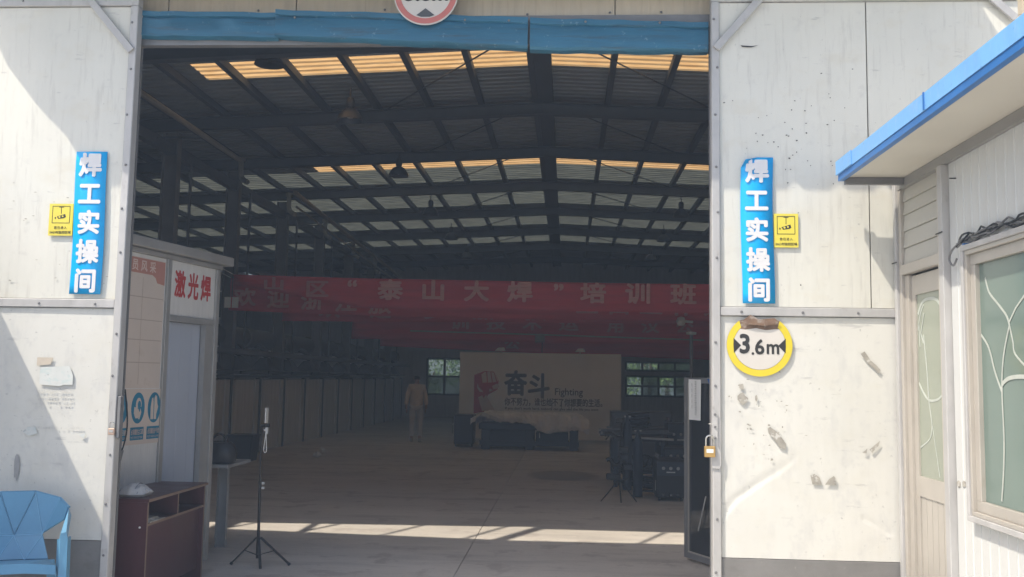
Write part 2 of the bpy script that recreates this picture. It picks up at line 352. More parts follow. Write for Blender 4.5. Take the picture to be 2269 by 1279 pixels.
# ================================================================== SETTING
def grid_sheet(x0, x1, y0, y1, z, nx, ny, amp=0.):
    mb = MB(); vs = []
    for j in range(ny+1):
        for i in range(nx+1):
            vs.append((x0+(x1-x0)*i/nx, y0+(y1-y0)*j/ny, z + (random.uniform(-amp, amp) if amp else 0)))
    mb.add(vs, [(j*(nx+1)+i, j*(nx+1)+i+1, (j+1)*(nx+1)+i+1, (j+1)*(nx+1)+i) for j in range(ny) for i in range(nx)]); return mb
g = MB(); g.add([(-70,-60,-.06),(70,-60,-.06),(70,80,-.06),(-70,80,-.06)], [(0,1,2,3)])
tag(g.build('ground', 'concrete'), 'grey concrete yard in front of the workshop door', kind='structure')
fl = MB().box(-13.2, 5.7, 6.2, 39.1, -.05, -.012).build('workshop_floor', 'steel_dark')
tag(fl, 'dusty brown grey concrete floor of the dark workshop', kind='structure')
for (a, b) in ((-13.2, -.924), (-.916, 5.7)):
    MB().box(a, b, 6.2, 39.1, -.04, 0).build('slab', 'floor', fl)

# ---------------------------------------------------------------- workshop building
WB = thing('workshop_building', 'large dark steel framed workshop with cream ribbed front wall and wide doorway', 'building', (-.45, 6.4, 0))
RX = -.45
def zr(x): return 6.42 - .044*abs(x-RX)
def wallbox(x0, x1, y0, y1, z0, z1, m='cream_wall', name='front_wall'): return MB().box(x0, x1, y0, y1, z0, z1).build(name, m, WB)
wallbox(-13.3, -3.09, 6.36, 6.44, -.05, 4.14); wallbox(.992, 5.75, 6.36, 6.44, -.05, 4.14)
xs = [-13.3, -11.2, -9.1, -7, -4.9, -2.85, -1.93, -.92, .305, 1.28, 3.4, 5.75]
for a, b in zip(xs[:-1], xs[1:]): wallbox(a+.004, b-.004, 6.36, 6.44, 4.142, 7.3, name='wall_panel')
for (a, b) in ((-3.085, -3.018), (.942, .99)): MB().box(a, b, 6.335, 6.359, 0, 4.1).build('door_jamb', 'steel_dark', WB)
screws(WB, [(-.30, 6.355, 4.16), (.27, 6.355, 4.17), (.62, 6.355, 4.17), (-2.2, 6.355, 4.2), (-1.3, 6.355, 4.2)])
# blue lintel flashing: dented folded sheet in three lapped lengths
def lintel(x0, x1, zt0, zt1, zb0, zb1, y, seed):
    rnd = random.Random(seed); n = max(6, int((x1-x0)/.12)); mb = MB(); vs = []
    prof = [(0.0, .05), (0.03, .0), (.20, -.002), (.24, .014), (.30, .004), (.93, 0), (1.0, .02), (1.0, .09)]
    for i in range(n+1):
        t = i/n; x = x0+(x1-x0)*t; zt = zt0+(zt1-zt0)*t; zb = zb0+(zb1-zb0)*t
        dj = rnd.uniform(-.008, .008); dz = rnd.uniform(-.005, .005)
        for k, (q, dy) in enumerate(prof):
            vs.append((x, y+dy+dj*(1 if 0 < q < 1 else .2)+rnd.uniform(-.003, .003), zt+(zb-zt)*q + dz*(1 if k < 5 else .8)))
    m = len(prof)
    mb.add(vs, [(i*m+k, (i+1)*m+k, (i+1)*m+k+1, i*m+k+1) for i in range(n) for k in range(m-1)])
    return mb.build('lintel_flashing', 'lintel', WB, smooth=True)
lintel(-3.0, -2.02, 4.165, 4.15, 3.972, 3.955, 6.25, 1)
lintel(-2.04, -.29, 4.165, 4.10, 3.965, 3.88, 6.235, 2)
lintel(-.275, .926, 4.10, 4.062, 3.875, 3.855, 6.243, 3)
MB().box(-3.1, 1.05, 6.30, 6.355, 3.93, 4.13).build('lintel_beam', 'steel_dark', WB)
screws(WB, [(-.42, 6.232, 4.07), (-.72, 6.232, 4.075), (-1.9, 6.232, 4.1), (.1, 6.236, 4.06), (.6, 6.236, 4.05)])
# walls
MB().box(5.6, 5.68, 6.45, 39, -.05, 6.3).build('side_wall', 'wall_in', WB)
LW = [(0, 3.75), (4.75, 5.75)]
for z0, z1 in LW: MB().box(-13.28, -13.2, 6.45, 39, z0, z1).build('side_wall', 'wall_in', WB)
segs = [(6.45, 21.0), (22.6, 27.5), (29, 34.2), (36.4, 39)]
for y0, y1 in segs: MB().box(-13.28, -13.2, y0, y1, 3.752, 4.748).build('side_wall', 'wall_in', WB)
for (y0, y1) in ((21.0, 22.6), (27.5, 29), (34.2, 36.4)):
    w = MB().box(-13.25, -13.22, y0, y0+.06, 3.752, 4.748).box(-13.25, -13.22, y1-.06, y1, 3.752, 4.748).box(-13.25, -13.22, (y0+y1)/2-.03, (y0+y1)/2+.03, 3.752, 4.748).build('window', 'window_frame', WB)
    for a, b in ((y0+.06, (y0+y1)/2-.03), ((y0+y1)/2+.03, y1-.06)): MB().box(-13.237, -13.233, a, b, 3.76, 4.74).build('pane', 'milky', w)
BY0, BY1 = 39.0, 39.1
def bw(x0, x1, z0, z1): MB().box(x0, x1, BY0, BY1, z0, z1).build('back_wall', 'wall_in', WB)
bw(-13.28, -5.75, 0, 6.3); bw(-5.748, -3.6, 0, .92); bw(-5.748, -3.6, 2.40, 6.5); bw(-3.598, 2.40, 0, 6.5)
bw(2.402, 5.05, 0, 1.0); bw(2.402, 5.05, 1.80, 2.03); bw(2.402, 5.05, 2.37, 6.4); bw(5.052, 5.68, 0, 6.2)
def window(x0, x1, z0, z1, cols, rows, milky, open_=()):
    w = thing_part = MB()
    for i in range(cols+1):
        x = x0+(x1-x0)*i/cols; w.box(x-.045, x+.045, 38.96, 39.05, z0, z1)
    for j in range(rows+1):
        z = z0+(z1-z0)*j/rows; w.box(x0, x1, 38.965, 39.045, z-.04, z+.04)
    w = w.build('window', 'window_frame', WB)
    for i in range(cols):
        for j in range(rows):
            if (i, j) in open_: continue
            a, b = x0+(x1-x0)*i/cols+.046, x0+(x1-x0)*(i+1)/cols-.046
            c, d = z0+(z1-z0)*j/rows+.041, z0+(z1-z0)*(j+1)/rows-.041
            MB().box(a, b, 39.0, 39.006, c, d).build('pane', 'milky' if (i, j) in milky else 'glass', w)
window(-5.74, -3.61, .93, 2.39, 3, 2, {(0, 0), (1, 0), (2, 0)})
window(2.41, 5.04, 2.04, 2.36, 4, 1, {(2, 0), (3, 0)})
window(2.41, 5.04, 1.01, 1.79, 4, 2, {(1, 0), (1, 1), (3, 0), (3, 1)})
# roof frames
FR = [8.9, 12.2, 15.6, 18.65, 22.0, 25.4, 28.9, 32.3, 35.7]
def ibeam(a, b, h, w, name='rafter'):
    mb = MB(); a, b = Vector(a), Vector(b)
    d = (b-a).normalized(); s = d.cross(Vector((0, 0, 1))).normalized() if abs(d.z) < .9 else Vector((1, 0, 0)); u = s.cross(d)
    mb.bar(a, b, .012, h-.03, u); mb.bar(a+u*(h/2-.0075), b+u*(h/2-.0075), w, .015, u); mb.bar(a-u*(h/2-.0075), b-u*(h/2-.0075), w, .015, u)
    return mb.build(name, 'roof_steel', WB)
for y in FR:
    for x1 in (-13.1, 5.55):
        ibeam((RX, y, zr(RX)-.255), (x1, y, zr(x1)-.255), .20, .16)
    for x in (-6.8, 5.42, -13.05):
        mb = MB(); top = zr(x)-.40
        mb.box(x-.12, x+.12, y-.006, y+.006, 0, top).box(x-.13, x-.115, y-.09, y+.09, 0, top).box(x+.115, x+.13, y-.09, y+.09, 0, top)
        mb.build('column', 'column_paint', WB)
px = [RX-.13, RX+.13]
for i in range(1, 15): px.append(RX-.16-.885*i)
for i in range(1, 7): px.append(RX+.20+.885*i)
for x in px: MB().box(x-.045, x+.045, 8.15, 38.98, zr(x)-.15, zr(x)-.035).build('purlin', 'roof_steel', WB)
MB().box(RX-.084, RX+.084, 8.15, 38.98, zr(RX)-.13, zr(RX)-.04).build('ridge_beam', 'roof_steel', WB)
for y0 in FR[:-1]:                                   # sway rods between frames
    for s in (1, -1):
        x0, x1 = (RX-.2, RX-2.7) if s > 0 else (RX+.2, RX+2.9)
        MB().tube([(x0, y0, zr(x0)-.17), (x1, y0+3.4, zr(x1)-.17)], .012, 5).build('sway_rod', 'roof_steel', WB)
for y0, y1 in ((6.5, 38.9),):
    MB().box(-6.87, -6.73, y0, y1, 5.35, 5.52).build('eave_beam', 'roof_steel', WB)
# roof sheets: trapezoid ribs run down the slope
def roof_sheet(y0, y1, side, m, name, xa=None, xb=None):
    pitch = .2; n = max(1, round((y1-y0)/pitch)); p = (y1-y0)/n; prof = []
    for k in range(n):
        b = y0+k*p; prof += [(b, 0), (b+p*.55, 0), (b+p*.67, .028), (b+p*.88, .028)]
    prof.append((y1, 0))
    xa = RX if xa is None else xa; xb = (-13.3 if side < 0 else 5.75) if xb is None else xb
    mb = MB(); vs = [(xa, y, zr(xa)+dz) for y, dz in prof] + [(xb, y, zr(xb)+dz) for y, dz in prof]
    k = len(prof); mb.add(vs, [(i, i+1, k+i+1, k+i) for i in range(k-1)])
    return mb.build(name, m, WB)
SK = [(13.35, 14.1, 'orange_sheet'), (20.0, 20.75, 'orange_sheet'), (20.75, 22.3, 'dim_sheet'), (23.6, 25.5, 'dim_sheet'), (26.9, 29.0, 'dim_sheet'), (30.6, 32.6, 'dim_sheet')]
cuts = []; y = 8.12
for a, b, m in SK:
    n = max(1, round((a-y)/.95))
    for i in range(n):
        if a-y > .05: cuts.append((y+(a-y)*i/n, y+(a-y)*(i+1)/n, 'roof_sheet'))
    cuts.append((a, b, m)); y = b
for i in range(6): cuts.append((y+(39.1-y)*i/6, y+(39.1-y)*(i+1)/6, 'roof_sheet'))
for a, b, m in cuts:
    for s in (-1, 1):
        if m == 'orange_sheet' and s < 0: roof_sheet(a, b, s, m, 'skylight_sheet', RX, -5.62); roof_sheet(a, b, s, 'roof_sheet', 'roof_sheet', -5.62, -13.3)
        else: roof_sheet(a, b, s, m, 'roof_sheet' if m == 'roof_sheet' else 'skylight_sheet')
for s in (-1, 1): roof_sheet(6.36, 7.22, s, 'roof_sheet', 'roof_sheet')
# unseen roof slot; plates and added straps shape the sun band on the floor
def roof_plate(poly, name='sun_band_plate'):
    MB().prism(poly, lambda u, v, t: (u, v, zr(u)+t), -.012, .012).build(name, 'roof_sheet', WB)
roof_plate([(-13.3, 7.2), (-4.3, 7.2), (-4.3, 7.24), (-7.5, 7.56), (-13.3, 7.6)]); roof_plate([(-13.3, 7.96), (-7.5, 7.96), (-4.3, 8.1), (-4.3, 8.15), (-13.3, 8.15)])
roof_plate([(-4.32, 7.21), (-4.16, 7.21), (-3.75, 8.14), (-3.9, 8.14)]); roof_plate([(-3.9, 8.0), (5.75, 8.0), (5.75, 8.15), (-3.86, 8.15)])
for i in range(20):
    x = -12.6+.885*i
    if -4.6 < x < -3.7: continue
    roof_plate([(x, 7.21), (x+.05, 7.21), (x+.45, 8.14), (x+.40, 8.14)], 'sun_band_strap')

# ---------------------------------------------------------------- canopy over the door (its corrugated edge throws the wavy shade)
cp = thing('door_canopy', 'corrugated sheet canopy projecting over the workshop doorway', 'canopy', (-.85, 6.3, 4.6))
def canopy():
    mb = MB(); x0, x1 = -4.39, 2.41; pitch = .28; zc = 4.60; t = .81; vs = []; n = int((x1-x0)/(pitch/12))
    for i in range(n+1):
        x = x0+(x1-x0)*i/n; u = (x-x0) % pitch; bumpv = .05*max(0, 1-abs(u-pitch*.5)/.06)
        d = t if x-x0 > .22 else .45+.36*(x-x0)/.22
        vs += [(x, 6.355, zc+.08+bumpv), (x, 6.3-d, zc+bumpv)]
    return mb.add(vs, [(2*i, 2*i+1, 2*i+3, 2*i+2) for i in range(n)])
canopy().build('canopy_sheet', 'roof_sheet', cp)
for x in (-3.95, -2.3, -.8, .7, 2.25): MB().bar((x, 6.35, 4.52), (x, 5.75, 4.52), .04, .05).build('bracket', 'steel_dark', cp)

# ---------------------------------------------------------------- sliding doors
def dented_sheet(x0, x1, z0, z1, y, fn, nx, nz):
    mb = MB(); vs = []
    for j in range(nz+1):
        for i in range(nx+1):
            x, z = x0+(x1-x0)*i/nx, z0+(z1-z0)*j/nz; vs.append((x, y - fn(x, z), z))
    f = [(j*(nx+1)+i, j*(nx+1)+i+1, (j+1)*(nx+1)+i+1, (j+1)*(nx+1)+i) for j in range(nz) for i in range(nx)]
    n = len(vs); mb.add(vs, f)
    mb.add([(x0, y+.05, z0), (x1, y+.05, z0), (x1, y+.05, z1), (x0, y+.05, z1)], [(3, 2, 1, 0)])
    b = [0, nx, (nx+1)*(nz+1)-1, (nx+1)*nz]
    mb.add([vs[b[0]], vs[b[1]], vs[b[2]], vs[b[3]], (x0, y+.05, z0), (x1, y+.05, z0), (x1, y+.05, z1), (x0, y+.05, z1)],
           [(0, 1, 5, 4), (1, 2, 6, 5), (2, 3, 7, 6), (3, 0, 4, 7)])
    return mb
rw = random.Random(5)
WAV = [(rw.uniform(.4, 1.6), rw.uniform(.4, 1.6), rw.uniform(0, 6)) for _ in range(6)]
def wob(x, z, a=.0022): return a*sum(math.sin(p*3*x+q*2.4*z+r) for p, q, r in WAV)/2
def crease_at(x, z, pts, w, h):
    best = 9
    for (a, b) in zip(pts[:-1], pts[1:]):
        ax, az, bx, bz = *a, *b; L = (bx-ax)**2+(bz-az)**2; t = max(0, min(1, ((x-ax)*(bx-ax)+(z-az)*(bz-az))/L))
        dx, dz = x-ax-t*(bx-ax), z-az-t*(bz-az); s = 1 if (bx-ax)*dz-(bz-az)*dx > 0 else -1
        d = math.hypot(dx, dz)
        if d < abs(best): best = d*(1 if s > 0 else -1)
    d = best
    return h*math.exp(-(d/(w if d >= 0 else w*.5))**2)
CR = [(.965, .66), (.99, .78), (1.08, .90), (1.22, 1.00), (1.36, 1.09), (1.46, 1.17)]
CR2 = [(1.88, .80), (1.95, .765), (2.03, .71)]
def right_low(x, z): return wob(x, z) + crease_at(x, z, CR, .030, -.0065)*min(1, max(0, (1.5-x)*3)+.1) + crease_at(x, z, CR2, .025, -.004)

LD = thing('sliding_door', 'cream sliding door leaf on the left of the doorway, behind the blue plastic chair', 'door', (-4.0, 6.24, 0))
RD = thing('sliding_door', 'cream sliding door leaf on the right of the doorway with the yellow ringed width sign', 'door', (1.94, 6.24, 0))
YF = 6.205
def leaf(T, x0, x1, seam, low_fn, inner):
    # inner: +1 when the meeting stile is at x1, -1 at x0
    st = .055
    dented_sheet(x0+st if inner < 0 else x0, seam-.004, 2.135, 4.17, YF, wob, 22, 30).build('upper_panel', 'door', T, smooth=True)
    dented_sheet(seam+.004, x1-st if inner > 0 else x1, 2.135, 4.17, YF, wob, 22, 30).build('upper_panel', 'door', T, smooth=True)
    a, b = (x0+st, x1) if inner < 0 else (x0, x1-st)
    dented_sheet(a, b, .54, 2.07, YF, low_fn, 200, 150).build('lower_panel', 'door_low', T, smooth=True)
    MB().box(a, b, YF-.006, YF+.05, .05, .536).build('kick_plate', 'kick', T, bevel=.002)
    MB().box(a, b, YF-.020, YF+.05, 2.074, 2.131).build('mid_rail', 'steel', T, bevel=.004)
    MB().box(x0, x1, YF-.022, YF+.05, 4.174, 4.235).build('top_rail', 'steel', T, bevel=.004)
    s0, s1 = (x1-st+.001, x1) if inner > 0 else (x0, x0+st-.001)
    MB().box(s0, s1, YF-.025, YF+.055, .04, 4.172).build('stile', 'steel', T, bevel=.005)
    sx = (s0+s1)/2
    screws(T, [(sx+random.uniform(-.012, .012), YF-.027, z) for z in (.45, .78, 1.1, 1.62, 1.9, 2.45, 2.75, 3.05, 3.4, 3.72, 4.05)])
    screws(T, [(sx-inner*d, YF-.022, 2.10) for d in (.16, .55, .9, 1.35)])
    screws(T, [(sx-inner*d, YF-.024, 4.21) for d in (.3, .8, 1.3)])
    e = MB()
    e.bar((sx+inner*.0, YF-.034, 3.845), (sx-inner*.335, YF-.034, 4.235), .05, .022, (0, 1, 0)).build('diagonal_brace', 'steel', T, bevel=.003)
leaf(LD, -4.95, -2.985, -4.02, lambda x, z: wob(x, z, .003), 1)
leaf(RD, .935, 2.93, 1.952, right_low, -1)
MB().bar((2.90, YF-.034, 4.04), (2.63, YF-.034, 4.30), .05, .022, (0, 1, 0)).build('diagonal_brace', 'steel', RD, bevel=.003)
MB().box(-5.2, 3.3, 6.16, 6.24, 4.262, 4.36).build('track_rail', 'steel_dark', WB)
# hasps
MB().box(-2.984, -2.945, YF-.012, YF-.002, 1.21, 1.485).box(-2.965, -2.945, YF-.05, YF-.012, 1.21, 1.485).build('hasp', 'steel_dark', LD, bevel=.002)
front_poly([(.930, 1.485), (.965, 1.44), (.965, 1.24), (.985, 1.20), (.985, 1.12), (.975, 1.095), (.93, 1.10)], YF-.036, YF-.027).build('hasp', 'steel', RD)
screws(RD, [(.948, YF-.038, 1.44), (.948, YF-.038, 1.36), (.948, YF-.038, 1.29)])
# worn patches on the leaves
def scrap(T, poly, m='scrap', y=YF-.005, name='sticker_scrap'): front_poly(poly, y-.0012, y).build(name, m, T)
def blob(cx, cz, rx, rz, n=12, jit=.25, seed=0):
    r = random.Random(seed); return [(cx+rx*math.cos(2*PI*i/n)*(1+r.uniform(-jit, jit)), cz+rz*math.sin(2*PI*i/n)*(1+r.uniform(-jit, jit))) for i in range(n)]
yl = YF-.012
scrap(RD, [(1.285, 1.355), (1.30, 1.365), (1.35, 1.33), (1.40, 1.26), (1.395, 1.225), (1.36, 1.235), (1.32, 1.29), (1.29, 1.325)], y=yl)
scrap(RD, [(1.55, 1.065), (1.575, 1.075), (1.605, 1.055), (1.62, 1.01), (1.56, 1.01)], y=yl)
scrap(RD, [(1.64, 1.01), (1.665, 1.045), (1.695, 1.065), (1.71, 1.045), (1.705, 1.01)], y=yl)
scrap(RD, [(1.875, 1.84), (1.90, 1.855), (1.935, 1.80), (1.975, 1.765), (2.0, 1.735), (1.985, 1.715), (1.955, 1.75), (1.91, 1.79)], 'scrap', yl)
scrap(RD, [(1.92, 1.235), (1.985, 1.29), (1.975, 1.26), (1.935, 1.215)], y=yl)
scrap(RD, [(1.875, 1.215), (1.905, 1.24), (1.90, 1.21)], y=yl)
scrap(RD, blob(1.125, 1.545, .03, .035, 9, .3, 2), y=yl); scrap(RD, blob(1.12, 1.62, .018, .02, 7, .3, 3), y=yl); scrap(RD, blob(1.215, 1.545, .008, .025, 7, .3, 4), y=yl)
scrap(RD, [(1.13, 3.875), (1.20, 3.87), (1.245, 3.875), (1.20, 3.862), (1.14, 3.865)], 'black', YF-.009)
rc = random.Random(21)
for i in range(46):
    if i < 30: x, z = rc.gauss(1.42, .16), rc.gauss(3.22, .16)
    elif i < 38: x, z = rc.gauss(1.78, .06), rc.gauss(3.4, .2)
    else: x, z = rc.uniform(1.02, 1.9), rc.uniform(2.2, 3.9)
    if 1.0 < x < 1.9: scrap(RD, blob(x, z, rc.uniform(.0025, .0065), rc.uniform(.0025, .005), 6, .4, i), 'black', YF-.009, 'paint_chip')
for i in range(26): scrap(LD, blob(rc.uniform(-3.85, -3.06), rc.gauss(2.6, .3), rc.uniform(.003, .012), rc.uniform(.0015, .004), 6, .4, i), 'scrap', YF-.009, 'paint_chip')
for i in range(34): scrap(RD, blob(rc.gauss(1.22, .14), rc.gauss(1.45, .16), rc.uniform(.002, .010), rc.uniform(.002, .007), 6, .5, i), 'scrap', YF-.0125, 'paint_chip')
yl = YF-.010
scrap(LD, [(-3.555, 1.735), (-3.445, 1.735), (-3.46, 1.69), (-3.555, 1.68)], mat('brown_tape_residue', (.52, .46, .38), .7, 0, .1, 9), yl)
scrap(LD, [(-3.53, 1.67), (-3.33, 1.68), (-3.30, 1.62), (-3.30, 1.555), (-3.36, 1.555), (-3.39, 1.545), (-3.53, 1.555)], 'residue', yl)
def imprint(T, x0, x1, z, h, seed):
    r = random.Random(seed); mb = MB(); x = x0
    while x < x1:
        w = r.uniform(.008, .016)
        if r.random() < .82:
            for k in range(3):
                zz = z+h*(k/3)+r.uniform(-.001, .001); mb.prism([(x, zz), (x+w*r.uniform(.6, 1), zz), (x+w*r.uniform(.6, 1), zz+h*.2), (x, zz+h*.2)], lambda u, v, t: (u, t, v), YF-.0085, YF-.0095)
        x += w+.006
    mb.build('faded_imprint', 'imprint', T)
for i, z in enumerate((1.505, 1.475, 1.448, 1.42)): imprint(LD, -3.555, -3.30+(.0 if i else .0), z, .015, i)
imprint(LD, -3.52, -3.22, 1.262, .014, 11)
scrap(LD, blob(-3.65, 1.01, .022, .085, 14, .2, 8), 'stain', YF-.0095, 'smudge')
scrap(LD, [(-3.625, 1.24), (-3.59, 1.27), (-3.54, 1.275), (-3.52, 1.23), (-3.58, 1.21), (-3.60, 1.225)], 'residue', yl)
scrap(LD, [(-3.235, 1.22), (-3.19, 1.24), (-3.2, 1.20)], 'residue', yl)

# ---------------------------------------------------------------- signs on the leaves
def vertical_sign(label, xl, xr, zt, zb, lean, curl):
    t = thing('vertical_sign', label, 'sign', ((xl+xr)/2, YF-.02, zb), group='blue vertical signs either side of the doorway')
    y0 = YF-.020; n = 14; mb = MB(); vs = []
    for j in range(n+1):
        q = j/n; z = zb+(zt-zb)*q; dx = .006*math.sin(q*5+lean); bow = .004*math.sin(q*PI)
        row = [(xl+dx, z), ((xl+xr)/2+dx, z), (xr+dx, z)]
        for i, (x, zz) in enumerate(row):
            yy = y0-bow
            if curl and j == n and i == 0: yy -= .03; zz -= .02; x += .025
            vs.append((x, yy, zz))
    mb.add(vs, [(j*3+i, j*3+i+1, (j+1)*3+i+1, (j+1)*3+i) for j in range(n) for i in range(2)])
    e = mb.build('backing', 'sign_blue', t, smooth=True)
    md = e.modifiers.new('thick', 'SOLIDIFY'); md.thickness = .004; md.offset = -1
    cw = (xr-xl)*.74; step = (zt-zb)/5.0
    for i, c in enumerate('焊工实操间'):
        zc = zt-step*(i+.5)+.006*(2-i)/2; q = (zc-zb)/(zt-zb); dx = .006*math.sin(q*5+lean)
        letters('character', c, ((xl+xr)/2-cw/2+dx, y0-.0085, zc-cw*.52), XR, ZU, cw, cw*1.04, 'white', t, .042, True)
vertical_sign('blue vertical sign with white characters, flat at its top corners, beside the left leaf edge', -3.358, -3.142, 3.142, 2.165, 0., False)
vertical_sign('blue vertical sign with white characters and a curled top left corner, on the right leaf', 1.125, 1.332, 3.115, 2.155, 1.5, True)
def camera_notice(label, xl, xr, zt, zb):
    t = thing('camera_notice', label, 'notice', ((xl+xr)/2, YF-.02, zb), group='yellow camera notices')
    y0 = YF-.016; w = xr-xl; h = zt-zb
    MB().box(xl, xr, y0, y0+.006, zb, zt).build('backing', 'yellow', t)
    fx0, fx1, fz0, fz1 = xl+w*.13, xr-w*.13, zb+h*.39, zt-h*.07; b = .0035
    MB().box(fx0, fx1, y0-.0012, y0-.0002, fz1-b, fz1).box(fx0, fx1, y0-.0012, y0-.0002, fz0, fz0+b).box(fx0, fx0+b, y0-.0012, y0-.0002, fz0+b, fz1-b).box(fx1-b, fx1, y0-.0012, y0-.0002, fz0+b, fz1-b).build('border', 'black', t)
    cx = (fx0+fx1)/2; cz = (fz0+fz1)/2-.004
    mb = front_poly([(cx-.016, fz1-.006), (cx+.016, fz1-.006), (cx+.016, fz1-.010), (cx-.016, fz1-.010)], y0-.0012, y0-.0002)
    mb.prism([(cx-.002, cz+.01), (cx+.002, cz+.01), (cx+.002, fz1-.010), (cx-.002, fz1-.010)], lambda u, v, q: (u, q, v), y0-.0012, y0-.0002)
    mb.prism([(cx-.030, cz-.010), (cx+.028, cz+.008), (cx+.034, cz-.012), (cx+.022, cz-.020), (cx-.018, cz-.026)], lambda u, v, q: (u, q, v), y0-.0012, y0-.0002)
    mb.prism([(cx-.042, cz-.012), (cx-.034, cz-.016), (cx-.037, cz-.028), (cx-.044, cz-.022)], lambda u, v, q: (u, q, v), y0-.0012, y0-.0002)
    mb.build('camera_symbol', 'black', t)
    mb = MB(); mb.lathe([(.0001, 0), (.007, 0)], (cx-.010, y0-.0016, cz-.013), 12, 'Y').lathe([(.0001, 0), (.006, 0)], (cx+.012, y0-.0016, cz-.008), 12, 'Y').build('lens_symbol', 'yellow', t)
    cw = w*.115
    row_text('您已进入', (cx-cw*2.3, y0-.0012, zb+h*.205), XR, ZU, cw, cw*1.05, 'black', t, .012, cw*.2)
    letters('lettering', '24小时监控区域', (xl+w*.06, y0-.0012, zb+h*.06), XR, ZU, w*.88, cw*1.0, 'black', t, .012)
camera_notice('yellow camera surveillance notice left of the left blue sign', -3.532, -3.364, 2.781, 2.562)
camera_notice('yellow camera surveillance notice right of the right blue sign', 1.334, 1.491, 2.743, 2.522)

# width sign
ws = thing('width_limit_sign', 'round white sign with yellow ring and torn top reading 3.6m', 'sign', (1.237, YF-.02, 1.69))
cx, cz, R = 1.237, 1.885, .209; y0 = YF-.014
def arc(cx, cz, rx, rz, a0, a1, n): return [(cx+rx*math.cos(a0+(a1-a0)*i/n), cz+rz*math.sin(a0+(a1-a0)*i/n)) for i in range(n+1)]
outer = arc(cx, cz, R, R*.96, math.radians(128), math.radians(412), 40)
inner = arc(cx, cz, R*.80, R*.76, math.radians(134), math.radians(406), 40)
front_poly(outer + [(cx+.07, cz+.155), (cx-.0, cz+.150), (cx-.07, cz+.165)], y0, y0+.004).build('rusty_backing', 'rusty', ws)
mb = MB()
for i in range(40): mb.hexa([(*(outer[i][0],), y0-.002, outer[i][1]), (outer[i+1][0], y0-.002, outer[i+1][1]), (outer[i+1][0], y0-.0004, outer[i+1][1]), (outer[i][0], y0-.0004, outer[i][1]),
                             (inner[i][0], y0-.002, inner[i][1]), (inner[i+1][0], y0-.002, inner[i+1][1]), (inner[i+1][0], y0-.0004, inner[i+1][1]), (inner[i][0], y0-.0004, inner[i][1])])
mb.build('ring', 'sign_yellow', ws)
front_poly(arc(cx, cz, R*.79, R*.75, math.radians(138), math.radians(402), 36)+[(cx+.10, cz+.105), (cx+.04, cz+.098), (cx-.02, cz+.110), (cx-.09, cz+.100)], y0-.0015, y0-.0004).build('face', 'sign_face', ws)
letters('digits', '3', (cx-.128, y0-.003, cz-.055), XR, ZU, .066, .128, 'black', ws, .03)
letters('digits', '.', (cx-.052, y0-.003, cz-.062), XR, ZU, .017, .017, 'black', ws, .03)
letters('digits', '6', (cx-.030, y0-.003, cz-.060), XR, ZU, .060, .100, 'black', ws, .025)
letters('digits', 'm', (cx+.044, y0-.003, cz-.056), XR, ZU, .080, .066, 'black', ws, .025)
front_poly([(cx-.166, cz+.045), (cx-.118, cz-.002), (cx-.164, cz-.05)], y0-.0032, y0-.002).build('arrow', 'black', ws)
front_poly([(cx+.166, cz+.045), (cx+.118, cz-.002), (cx+.164, cz-.05)], y0-.0032, y0-.002).build('arrow', 'black', ws)
front_poly([(cx-.12, cz+.150), (cx-.06, cz+.195), (cx+.0, cz+.165), (cx+.09, cz+.175), (cx+.12, cz+.155), (cx+.05, cz+.125), (cx-.05, cz+.13)], y0-.02, y0-.017).build('torn_flap', 'rusty', ws)
# height sign over the lintel
hs = thing('height_limit_sign', 'round white sign with faded red ring above the blue lintel reading 3.8m', 'sign', (-.985, 6.2, 4.04))
cx, cz, R = -.988, 4.252, .213; y0 = 6.205
MB().lathe([(.0001, 0), (R+.008, 0), (R+.008, .008), (.0001, .008)], (cx, y0, cz), 48, 'Y').build('backing', 'sign_face', hs)
MB().lathe([(R*.82, -.0015), (R, -.0015)], (cx, y0, cz), 48, 'Y').build('ring', 'sign_red', hs)
letters('digits', '3.8m', (cx-.145, y0-.002, cz-.055), XR, ZU, .30, .13, 'black', hs, .035)
for s in (1, -1): front_poly([(cx-.062, cz-s*.153), (cx, cz-s*.105), (cx+.062, cz-s*.153), (cx+.03, cz-s*.165), (cx-.03, cz-s*.165)][::s], y0-.0035, y0-.0022).build('arrow', 'board_print', hs)
MB().tube([(cx, 6.21, cz+.1), (cx, 6.36, cz+.1)], .008, 6).build('mount', 'steel_dark', hs)

# padlocks
def padlock(label, x, z, s, body, y, ang):
    t = thing('padlock', label, 'padlock', (x, y, z-.04*s))
    MB().box(x-.035*s, x+.035*s, y-.011, y+.011, z-.036*s, z+.034*s).build('lock_body', body, t, bevel=.004)
    MB().tube([(x-.024*s, y, z+.03*s), (x-.024*s, y, z+.075*s)]+[(x-.024*s*math.cos(a), y, z+.075*s+.026*s*math.sin(a)) for a in [PI*i/8 for i in range(1, 8)]]+[(x+.024*s, y, z+.075*s), (x+.024*s, y, z+.03*s)], .0055*s, 8).build('shackle', 'chrome', t, smooth=True)
    MB().box(x-.022*s, x+.022*s, y-.0125, y-.0115, z-.008*s, z+.016*s).build('stamp_plate', 'paper' if body == 'brass' else 'steel', t)
padlock('brass padlock hanging on the right door leaf hasp', .912, 1.205, 1.0, 'brass', YF-.05, 0)
padlock('small weathered pinkish padlock hanging at the left door leaf edge', -2.992, 1.255, .62, 'old_lock', YF-.055, 0)

